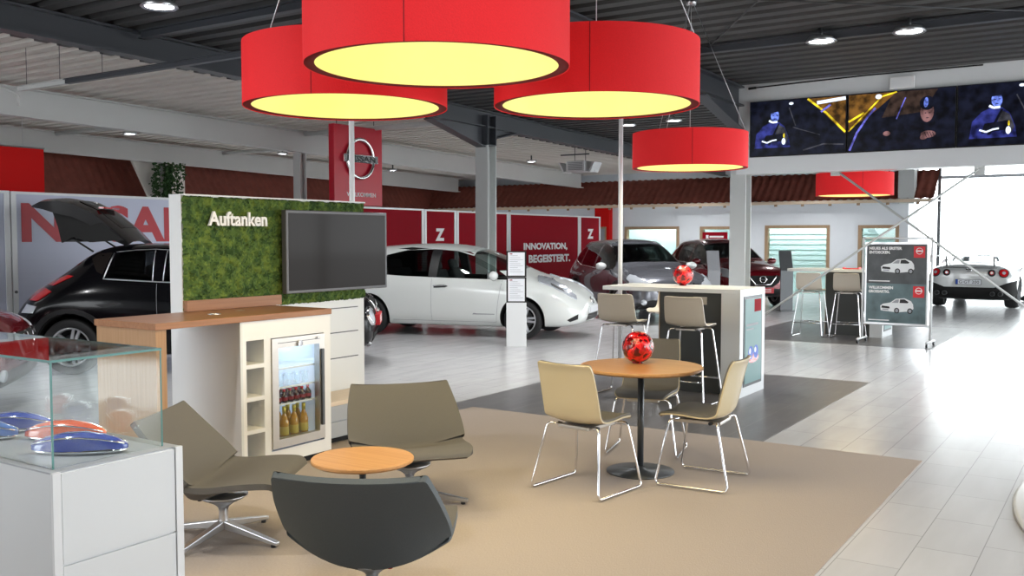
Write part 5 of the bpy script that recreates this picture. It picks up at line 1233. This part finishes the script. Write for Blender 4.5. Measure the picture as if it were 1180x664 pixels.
# ---- black crossover with raised tailgate
def black_car():
    sts = [(-2.02, .42, .58, .62, .54, .72, .40, .76), (-1.97, .32, .72, .72, .64, .82, .46, .86), (-1.84, .26, .82, .84, .73, .95, .51, .99), (-1.62, .23, .87, .98, .78, 1.08, .54, 1.13), (-1.42, .22, .885, 1.05, .80, 1.21, .55, 1.26), (-1.16, .21, .89, 1.09, .81, 1.42, .56, 1.46),
           (-.92, .20, .89, 1.09, .81, 1.50, .58, 1.555), (-.4, .20, .885, 1.07, .81, 1.51, .59, 1.575), (.15, .20, .88, 1.05, .80, 1.47, .59, 1.54), (.62, .20, .88, 1.03, .80, 1.26, .59, 1.31), (.95, .20, .885, 1.02, .79, 1.09, .60, 1.13), (1.4, .21, .885, 1.0, .78, 1.05, .58, 1.09),
           (1.85, .23, .86, .95, .72, 1.0, .52, 1.02), (2.15, .25, .78, .82, .62, .90, .44, .92), (2.28, .32, .62, .64, .48, .74, .32, .76)]
    P = Vector((-10.47, 6.46)); a = R(38.5); lx, ly = -1.28, -.86
    loc = (P.x - (lx * math.cos(a) - ly * math.sin(a)), P.y - (lx * math.sin(a) + ly * math.cos(a)))
    c = Car('crossover_car', 'glossy black crossover with its tailgate raised, behind the moss wall', sts, 'paint_black', loc, 38.5, (-1.28, 1.25), .335)
    c.cut_wheels(.05); c.cut_void([(-1.40, .60, .60, 1.0, .66, .50, 1.10), (-1.05, .50, .66, 1.0, .70, .48, 1.42), (-.5, .38, .70, 1.02, .72, .52, 1.48), (.15, .38, .70, 1.0, .72, .52, 1.45), (.78, .45, .68, .98, .72, .54, 1.14)])
    # tailgate opening
    c.cutter([(-2.4, -.50, .90), (-1.2, -.50, .90), (-1.2, .50, .90), (-2.4, .50, .90), (-1.9, -.44, 1.44), (-1.0, -.44, 1.44), (-1.0, .44, 1.44), (-1.9, .44, 1.44)], [(0, 3, 2, 1), (4, 5, 6, 7), (0, 1, 5, 4), (1, 2, 6, 5), (2, 3, 7, 6), (3, 0, 4, 7)])
    for sd in 'RL':
        c.window('rear_door_glass', sd, [(-.88, 1.15), (-.80, 1.44), (-.60, 1.47), (-.36, 1.475), (-.34, 1.12)], 'car_glass')
        c.window('front_door_glass', sd, [(-.22, 1.10), (-.22, 1.47), (.1, 1.44), (.45, 1.30), (.72, 1.12), (.70, 1.07)], 'car_glass')
        c.patch('quarter_glass', sd, [(-1.10, 1.38), (-1.03, 1.44), (-.86, 1.45), (-.93, 1.19), (-1.0, 1.22)], 'lens' if False else 'screen_off', off=.004)
        c.line('window_trim', sd, [(-.84, 1.44), (-.91, 1.14), (-.34, 1.105), (.70, 1.06)], 'alu', .009); c.line('window_trim', sd, [(-.82, 1.455), (-.60, 1.48), (-.36, 1.49), (.1, 1.46)], 'alu', .005)
        c.line('pillar_trim', sd, [(-.34, 1.10), (-.36, 1.47)], 'alu', .007); c.line('pillar_trim', sd, [(-.22, 1.10), (-.22, 1.47)], 'alu', .007)
        c.line('door_joint', sd, [(-.29, 1.08), (-.27, .7), (-.30, .34)], 'print_grey', .0025)
        arch = [(-1.28 + .47 * math.cos(t), .345 + .45 * math.sin(t)) for t in [R(q) for q in range(-5, 190, 15)]]; arch2 = [(-1.28 + .395 * math.cos(t), .345 + .395 * math.sin(t)) for t in [R(q) for q in range(185, -10, -15)]]
        c.patch('arch_cladding', sd, arch + arch2, 'black', off=.010, step=.04); dx = 1.25 + 1.28; c.patch('arch_cladding', sd, [(x + dx, z) for x, z in arch + arch2], 'black', off=.010, step=.04)
        c.patch('tail_light', sd, [(-1.78, .88), (-1.76, .99), (-1.62, 1.03), (-1.50, .99), (-1.66, .88)], 'lens_red', off=.014, step=.035); c.patch('tail_light_strip', sd, [(-1.66, 1.06), (-1.36, 1.18), (-1.28, 1.17), (-1.50, 1.06)], 'lens_red', off=.008, step=.035)
        c.patch('reverse_light', sd, [(-1.86, .74), (-1.80, .84), (-1.66, .82), (-1.7, .74)], 'lens', off=.008)
        c.patch('side_crease_light', sd, [(-.98, .84), (-.70, .86), (-.66, .84), (-.9, .81)], 'black', off=.006)
        c.patch('headlight', sd, [(1.55, 1.03), (1.86, .95), (1.92, .90), (1.60, .97)], 'lens', off=.010, step=.03)
        h, n, d = c.hit(sd, 1.84, .66); n = -n if n.dot(d) < 0 else n
    for yy in (-.56, .56):
        h, n, d = c.hit('F', yy, .66); n = (n if n.dot(d) > 0 else -n); Q = n.to_track_quat('Z', 'Y').to_matrix().to_4x4(); Q.translation = h
        mb = MB(); mb.lathe([(.12, -.02), (.12, .018), (.10, .022)], 24, 'chrome', Q, cap=False); mb.lathe([(0, .026), (.10, .016)], 24, 'lens', Q, cap=False); mb.build('round_headlight', c.t)
    c.patch('grille', 'F', [(-.40, .74), (-.34, .86), (.34, .86), (.40, .74), (.30, .60), (-.30, .60)], 'matte_black', off=.004)
    c.line('grille_chrome', 'F', [(-.36, .86), (-.20, .66), (-.10, .64)], 'chrome', .014, lift=.01); c.line('grille_chrome', 'F', [(.36, .86), (.20, .66), (.10, .64)], 'chrome', .014, lift=.01); badge(c, 'F', 0, .76, .065)
    c.patch('bumper_intake', 'F', [(-.50, .30), (-.44, .44), (.44, .44), (.50, .30)], 'matte_black', off=.006); c.line('bumper_trim', 'F', [(-.62, .33), (-.3, .27), (.3, .27), (.62, .33)], 'alu', .018, lift=.008)
    mb = MB(); mb.box(2.25, -.29, .52, 2.325, .29, .655, 'plate_red'); 
    for z in (.545, .58, .615): mb.box(2.325, -.22, z, 2.327, .22, z + .018, 'letter_white')
    mb.build('dealer_plate', c.t)
    c.window('windscreen', 'F', [(-.64, 1.15), (-.55, 1.42), (.55, 1.42), (.64, 1.15)], 'car_glass', .25, 2.0)
    c.mirror(.60, 1.12); c.finish(); c.make_wheels('twin', 5, rim=.225); c.seats(.0, .46, -.85); c.interior(.55, 1.04)
    # raised tailgate (side profile relative to the car; hinge at the roof end)
    outer = [(-.68, 1.60), (-.82, 1.75), (-1.08, 1.97), (-1.30, 2.08), (-1.50, 2.12), (-1.68, 2.11), (-1.84, 2.06)]
    inner = [(-.74, 1.585), (-.90, 1.66), (-1.14, 1.84), (-1.32, 1.93), (-1.50, 1.97), (-1.66, 2.02), (-1.82, 2.045)]
    hwid = [.50, .53, .57, .60, .62, .60, .46]
    rows_o = [[(x, w * u, z - .05 * abs(u) ** 3 - .0) for u in [k / 5 - 1 for k in range(11)]] for (x, z), w in zip(outer, hwid)]
    rows_i = [[(x, w * .97 * u, z - .05 * abs(u) ** 3) for u in [k / 5 - 1 for k in range(11)]] for (x, z), w in zip(inner, hwid)]
    mb = MB(); grid_solid(mb, rows_o, rows_i, 'paint_black', 'black'); tg = mb.build('tailgate', c.t)
    mb = MB(); g0 = [[tuple(Vector(p) + Vector((-.006, 0, .010))) for p in r[2:9]] for r in rows_o[1:4]]; g1 = [[tuple(Vector(p) + Vector((-.004, 0, .004))) for p in r[2:9]] for r in rows_o[1:4]]; grid_solid(mb, g0, g1, 'screen_off'); mb.build('rear_window', tg)
    # lower edge of the gate with light cluster and number plate recess
    for sd in (-1, 1):
        mb = MB(); mb.prism([(-.74, 1.60), (-1.08, 1.90), (-1.32, 2.02), (-1.57, 1.98), (-1.50, 1.77), (-1.46, 1.57), (-1.32, 1.64), (-1.13, 1.575)], sd * .50, sd * .55, 'xz', 'matte_black'); mb.build('gate_side', tg)
        mb = MB(); mb.tube([(-1.10, sd * .52, 1.46), (-1.40, sd * .52, 1.66)], .012, 'black', 8); mb.tube([(-1.22, sd * .52, 1.54), (-1.40, sd * .52, 1.66)], .007, 'alu', 8); mb.build('gas_strut', tg)
    mb = MB(); mb.box(-1.48, -.50, 1.58, -1.30, .50, 1.64, 'black'); mb.build('gate_trim', tg)
    mb = MB(); mb.box(-1.10, -.30, 1.99, -1.04, .30, 2.01, 'lens_red'); mb.build('brake_light', tg)
    return c
black_car()

# ---- SUV used twice (gunmetal and dark red)
def suv(paint, label, name, loc, rz, plate=None):
    sts = [(-2.18, .42, .62, .80, .60, .95, .44, .97), (-2.14, .32, .80, .92, .72, 1.10, .52, 1.12), (-2.0, .26, .87, .98, .78, 1.36, .54, 1.40), (-1.7, .23, .90, 1.00, .82, 1.50, .58, 1.55), (-1.1, .22, .905, 1.00, .83, 1.545, .60, 1.60),
           (-.4, .22, .905, .98, .83, 1.55, .61, 1.62), (.15, .22, .905, .97, .83, 1.50, .61, 1.575), (.62, .22, .905, .96, .83, 1.26, .62, 1.32), (.95, .22, .905, .96, .82, 1.06, .64, 1.11), (1.4, .23, .90, .95, .82, 1.00, .60, 1.06),
           (1.85, .25, .87, .90, .76, .94, .54, .99), (2.08, .28, .80, .80, .66, .84, .46, .88), (2.19, .36, .64, .66, .52, .72, .36, .74)]
    c = Car(name, label, sts, paint, loc, rz, (-1.33, 1.32), .345)
    c.cut_wheels(.05); c.cut_void([(-1.7, .45, .64, .98, .68, .46, 1.44), (-.6, .38, .72, .96, .76, .54, 1.52), (.15, .38, .72, .94, .76, .54, 1.47), (.80, .45, .70, .94, .74, .58, 1.12)])
    for sd in 'RL':
        c.window('rear_door_glass', sd, [(-1.15, 1.05), (-1.15, 1.44), (-.80, 1.48), (-.38, 1.49), (-.36, 1.02)], 'car_glass')
        c.window('front_door_glass', sd, [(-.26, 1.02), (-.26, 1.49), (.1, 1.455), (.45, 1.30), (.76, 1.08), (.76, 1.0)], 'car_glass')
        c.window('quarter_glass', sd, [(-1.25, 1.08), (-1.25, 1.43), (-1.52, 1.40), (-1.74, 1.22), (-1.70, 1.16)], 'car_glass')
        c.line('window_trim', sd, [(.78, .99), (-.36, 1.005), (-1.2, 1.035), (-1.70, 1.13), (-1.78, 1.22)], 'chrome', .009)
        c.line('door_joint', sd, [(-.31, 1.0), (-.30, .65), (-.32, .34)], 'black', .003); c.line('door_joint', sd, [(.80, .96), (.78, .65), (.74, .34)], 'black', .003); c.line('door_joint', sd, [(-1.02, 1.02), (-1.1, .7), (-.95, .36)], 'black', .003)
        c.patch('sill_cladding', sd, [(-.92, .25), (-.92, .36), (.90, .36), (.90, .25)], 'black', off=.008)
        for wx in (-1.33, 1.32):
            o_ = [(wx + .46 * math.cos(t), .355 + .455 * math.sin(t)) for t in [R(q) for q in range(0, 185, 15)]]; i_ = [(wx + .40 * math.cos(t), .355 + .40 * math.sin(t)) for t in [R(q) for q in range(180, -5, -15)]]
            c.patch('arch_cladding', sd, o_ + i_, 'black', off=.008, step=.05)
        c.patch('headlight', sd, [(1.62, .92), (1.80, .90), (2.00, .84), (2.10, .78), (2.06, .70), (1.90, .76), (1.66, .84)], 'lens', off=.014, step=.04)
        c.line('door_handle', sd, [(-.20, .88), (-.02, .885)], 'chrome', .012, lift=.014); c.line('door_handle', sd, [(-.95, .90), (-.78, .905)], 'chrome', .012, lift=.014)
        sg = -1 if sd == 'R' else 1
        P = [c.hit('T', x, sg * .565)[0] for x in (-1.55, -1.3, -.8, -.3, .1)]; P = [p + Vector((0, 0, .045 if 0 < i < 4 else .005)) for i, p in enumerate(P) if p is not None]
        mb = MB(); mb.tube([tuple(p) for p in P], .014, 'alu', 8); mb.build('roof_rail', c.t)
    c.window('windscreen', 'F', [(-.70, 1.13), (-.58, 1.45), (-.3, 1.50), (.3, 1.50), (.58, 1.45), (.70, 1.13), (.35, 1.15), (-.35, 1.15)], 'car_glass', .2, 2.1)
    c.window('rear_window', 'B', [(-.58, 1.10), (-.48, 1.42), (.48, 1.42), (.58, 1.10)], 'car_glass', -2.6, -1.7)
    for sg in (-1, 1): c.patch('headlight', 'F', [(sg * .48, .70), (sg * .52, .78), (sg * .70, .83), (sg * .80, .84), (sg * .84, .74), (sg * .70, .71)], 'lens', off=.012, step=.03)
    c.patch('grille', 'F', [(-.46, .76), (.46, .76), (.40, .60), (.24, .50), (-.24, .50), (-.40, .60)], 'matte_black', off=.006)
    c.line('grille_chrome', 'F', [(-.34, .76), (-.18, .56), (.18, .56), (.34, .76)], 'chrome', .022, lift=.012); badge(c, 'F', 0, .68, .075)
    c.patch('bumper_cladding', 'F', [(-.72, .26), (-.78, .40), (-.52, .46), (.52, .46), (.78, .40), (.72, .26)], 'black', off=.008)
    for sg in (-1, 1):
        h, n, d = c.hit('F', sg * .66, .42); n = n if n.dot(d) > 0 else -n; Q = n.to_track_quat('Z', 'Y').to_matrix().to_4x4(); Q.translation = h; mb = MB(); mb.lathe([(.055, .0), (.055, .02), (0, .024)], 18, 'lens', Q); mb.build('fog_light', c.t)
    if plate:
        h, n, d = c.hit('F', 0, .42); mb = MB(); x = h.x + .02; mb.box(x - .06, -.27, .36, x, .27, .48, plate)
        if plate == 'plate_red':
            for z in (.385, .42, .448): mb.box(x, -.2, z, x + .002, .2, z + .012, 'letter_white')
        mb.build('dealer_plate', c.t)
    c.mirror(.62, 1.06, .115, 'paint_silver' if paint == 'paint_gray' else paint, .88); c.finish(); c.make_wheels('twin', 5, rim=.235); c.seats(-.02, .46, -.9); c.interior(.58, 1.0)
    return c
suv('paint_gray', 'gunmetal grey SUV behind the left bar stool, nose towards the red glass ball', 'sport_utility_car', (-8.72, 18.05), -43)
suv('paint_red', 'dark red SUV seen past the column, nose at the frosted office window', 'sport_utility_car', (-8.55, 22.75), -46, 'plate_red')
# front corner of another car at the left edge
suv('paint_red', 'dark red car at the left picture edge, only its nose in view', 'sport_utility_car', (-10.15, 3.3), 48)

# ---- silver sports coupe, rear view
def coupe():
    sts = [(-2.32, .40, .72, .74, .70, .84, .52, .86), (-2.28, .34, .88, .84, .78, .95, .60, .97), (-2.05, .22, .94, .94, .80, 1.00, .60, 1.03), (-1.6, .16, .955, .96, .80, 1.08, .56, 1.12), (-1.0, .14, .95, .95, .80, 1.24, .50, 1.28), (-.4, .13, .945, .94, .80, 1.32, .50, 1.37),
           (.1, .13, .945, .93, .79, 1.26, .50, 1.31), (.6, .13, .945, .92, .78, 1.05, .54, 1.09), (1.0, .13, .95, .90, .77, .94, .60, .96), (1.6, .14, .95, .86, .74, .88, .56, .90), (2.1, .17, .88, .72, .66, .76, .48, .78), (2.34, .26, .66, .52, .50, .58, .36, .60)]
    c = Car('sports_coupe', 'silver-white sports coupe seen from behind in the bright doorway, round red lights', sts, 'paint_silver', (-3.06, 26.15), 88.5, (-1.42, 1.36), .355, track=.93, wheel_w=.28)
    c.cut_wheels(.03); c.cut_void([(-1.2, .40, .5, .92, .62, .42, 1.12), (-.4, .35, .7, .92, .7, .44, 1.30), (.1, .35, .7, .90, .7, .44, 1.24), (.55, .45, .66, .88, .68, .46, 1.02)])
    for sd in 'RL': c.window('side_window', sd, [(-1.0, 1.02), (-.75, 1.20), (-.2, 1.27), (.2, 1.20), (.6, .99)], 'car_glass')
    c.window('rear_window', 'B', [(-.52, 1.08), (-.42, 1.28), (.42, 1.28), (.52, 1.08)], 'car_glass_light', -2.2, -.6)
    c.window('windscreen', 'F', [(-.62, 1.0), (-.46, 1.24), (.46, 1.24), (.62, 1.0)], 'car_glass_light', -.1, 1.4)
    for sg in (-1, 1):
        for yy, rr, m in ((.71, .105, 'lens_red'), (.47, .080, 'black')):
            h, n, d = c.hit('B', sg * yy, .83); n = n if n.dot(d) > 0 else -n; Q = n.to_track_quat('Z', 'Y').to_matrix().to_4x4(); Q.translation = h
            mb = MB(); mb.lathe([(rr, -.01), (rr, .012), (rr * .86, .016)], 28, 'black', Q, cap=False); mb.lathe([(0, .020), (rr * .35, .020)], 24, 'lens', Q, cap=False); mb.lathe([(rr * .35, .020), (rr * .86, .014)], 28, m, Q, cap=False)
            if m == 'black': mb.lathe([(rr * .30, .019), (rr * .5, .024), (rr * .55, .018)], 24, 'lens_red', Q, cap=False)
            mb.build('round_tail_light', c.t)
    c.patch('rear_diffuser', 'B', [(-.93, .66), (-.82, .62), (-.52, .50), (.52, .50), (.82, .62), (.93, .66), (.92, .34), (.80, .24), (-.80, .24), (-.92, .34)], 'matte_black', off=.02, step=.06)
    for sg in (-1, 1):
        for yy in (.50, .66): mb = MB(); mb.cyl((-2.28, sg * yy, .36), (-2.40, sg * yy, .36), .05, 'steel', 18); mb.cyl((-2.401, sg * yy, .36), (-2.403, sg * yy, .36), .04, 'matte_black', 18); mb.build('exhaust_pipe', c.t)
    mb = MB(); mb.box(-2.385, -.27, .56, -2.36, .27, .68, 'black'); mb.box(-2.388, -.262, .567, -2.385, .262, .673, 'paper'); mb.box(-2.390, .215, .567, -2.387, .262, .673, 'plate_blue')
    o = mb.build('number_plate', c.t); text_mesh('G·GT 200', 'plate_lettering', .42, .065, 'black', o, (-2.3885, .195, .588), (0, -1, 0), (0, 0, 1), .001)
    mb = MB(); mb.prism([(-2.46, 1.20), (-2.30, 1.225), (-2.12, 1.205), (-2.30, 1.195)], -.80, .80, 'xz', 'gloss_white')
    for sg in (-1, 1): mb.prism([(-2.44, 1.06), (-2.14, 1.06), (-2.12, 1.24), (-2.46, 1.24)], sg * .80, sg * .815, 'xz', 'gloss_white')
    for sg in (-1, 1): mb.prism([(-2.20, .98), (-2.10, .98), (-2.22, 1.205), (-2.28, 1.205)], sg * .50 - .012, sg * .50 + .012, 'xz', 'black')
    mb.build('rear_wing', c.t)
    c.line('boot_joint', 'B', [(-.60, .99), (-.55, .94), (.55, .94), (.60, .99)], 'black', .008); badge(c, 'B', 0, .90, .05)
    c.mirror(.45, 1.0, .11, 'black', .88); c.finish(); c.make_wheels('single', 7, 'steel', rim=.25); c.seats(-.35, .40); c.interior(.35, .94)
coupe()
